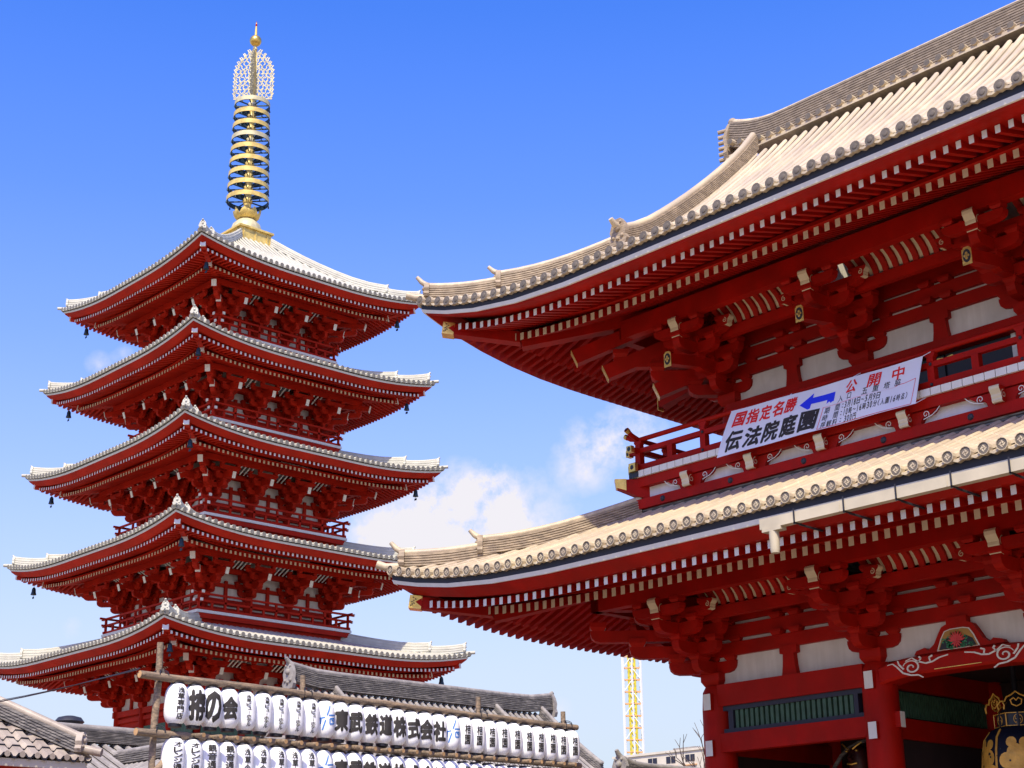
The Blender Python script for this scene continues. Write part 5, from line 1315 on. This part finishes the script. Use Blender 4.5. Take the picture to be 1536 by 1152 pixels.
# ================================================================== LATTICE TOWER
TX, TY = -155.1, 165.0
tw = empty('lattice_tower', (TX, TY, 0), 'slender white and yellow steel ride tower rising beyond the roofs', 'tower')
Sx = Vector((.68, .733, 0)); Sy = Vector((-.733, .68, 0)); TC = Vector((TX, TY, 0))
for a, b in ((-1.45, -1), (1.45, -1), (-1.45, 1), (1.45, 1)):
    mb = MB(); p = TC+Sx*a+Sy*b*.6; mb.beam(p, p+Vector((0, 0, 54)), .26, .26, up=(1, 0, 0)); mb.build('corner_leg', TWHITE, tw)
mb = MB()
for a, b in ((-.5, -.5), (.5, -.5), (-.5, .5), (.5, .5)):
    p = TC+Sx*a+Sy*b; mb.beam(p, p+Vector((0, 0, 53)), .24, .20, up=(1, 0, 0))
for q in range(27):
    z = 2*q
    for s_ in (-1, 1):
        mb.beam(TC+Sx*-.5+Sy*s_*.5+Vector((0, 0, z)), TC+Sx*.5+Sy*s_*.5+Vector((0, 0, z+1.9)), .15, .15); mb.beam(TC+Sx*.5+Sy*s_*.5+Vector((0, 0, z)), TC+Sx*-.5+Sy*s_*.5+Vector((0, 0, z+1.9)), .15, .15)
mb.build('yellow_mast', TYEL, tw)
mb = MB(); p = TC-Sy*.75; mb.beam(p, p+Vector((0, 0, 53.5)), .22, .15, up=(1, 0, 0)); mb.build('centre_rail', TWHITE, tw)
mb = MB(); mb2 = MB()
for q in range(28):
    z = 1.95*q+1
    for s_ in (-.6, .6):
        mb = MB(); mb.beam(TC+Sx*-1.45+Sy*s_+Vector((0, 0, z)), TC+Sx*1.45+Sy*s_+Vector((0, 0, z+.001)), .12, .14); mb.build('tie_bar', TORG, tw)
        x_ = 1 if q % 2 else -1
        mb2 = MB(); mb2.beam(TC+Sx*-1.45*x_+Sy*s_+Vector((0, 0, z)), TC+Sx*0+Sy*s_+Vector((0, 0, z+1.95)), .12, .12); mb2.build('diagonal_brace', TWHITE, tw)
# far building
fb = empty('apartment_block', (-125.5, 146, 0), 'cream flat-roofed apartment block behind the tower base', 'building')
mb = MB(); mb.box(-136, -118.6, 140, 152, 0, 24.2); mb.build('wall', CREAM, fb)
mb = MB(); mb.box(-136.2, -118.4, 139.8, 152.2, 24.2, 24.5); mb.build('parapet', CREAM, fb)
mb = MB(); mb.box(-126.5, -122.5, 142, 146, 24.5, 25.0); mb.build('rooftop_plant', GTILE, fb)
for fl in range(7):
    for x in (-132.6, -128.6, -125.2, -121.7):
        z = 22.8-3.1*fl
        for dx in (-.45, .45):
            mb = MB(); mb.box(x+dx-.38, x+dx+.38, 139.94, 140.0, z, z+.9); mb.build('window', FRAMED, fb)
        mb = MB(); mb.box(x-1.2, x+1.2, 139.8, 140.0, z-.55, z-.42); mb.build('ledge', TORG, fb)
# bare trees
def tree(name, base, h, lab, seed, leaf=None, lean=0):
    R.seed(seed); t = empty(name, base, lab, 'tree', None); mb = MB(); tips = []
    def br(p, d, l, r, dep):
        q = p+d*l; mb.tube([p, (p+q)/2+Vector((R.uniform(-1, 1), R.uniform(-1, 1), 0))*l*.05, q], [r, r*.85, r*.7], 6 if dep < 2 else 4); tips.append((q, dep))
        if dep < 5:
            for _ in range(3 if dep < 3 else 2):
                nd = (d+Vector((R.uniform(-.7, .7), R.uniform(-.7, .7), R.uniform(-.1, .5)))).normalized(); br(q, nd, l*R.uniform(.55, .8), r*.6, dep+1)
    br(Vector(base), Vector((lean, 0, 1)).normalized(), h*.32, h*.018, 0)
    mb.build('trunk', BARK, t, True)
    if leaf:
        m2 = MB()
        for q, dep in tips:
            if dep < 3: continue
            for _ in range(4):
                c = q+Vector((R.gauss(0, .35), R.gauss(0, .35), R.gauss(0, .35))); a = Vector((R.gauss(0, 1), R.gauss(0, 1), R.gauss(0, 1))).normalized()*.11; b = a.orthogonal().normalized()*.09
                m2.face([c-a-b, c+a-b, c+a+b, c-a+b])
        m2.build('crown', leaf, t)
tree('bare_tree', (-51.4, 60, 0), 15.5, 'bare winter tree just left of the gate column', 5)
tree('budding_tree', (-62, 80, 0), 15.0, 'tree with orange-brown buds low beside the gate column', 8, OLEAF)
tree('budding_tree', (-98.5, 104, 0), 20.0, 'tree with orange-brown buds at the foot of the lattice tower', 9, OLEAF)
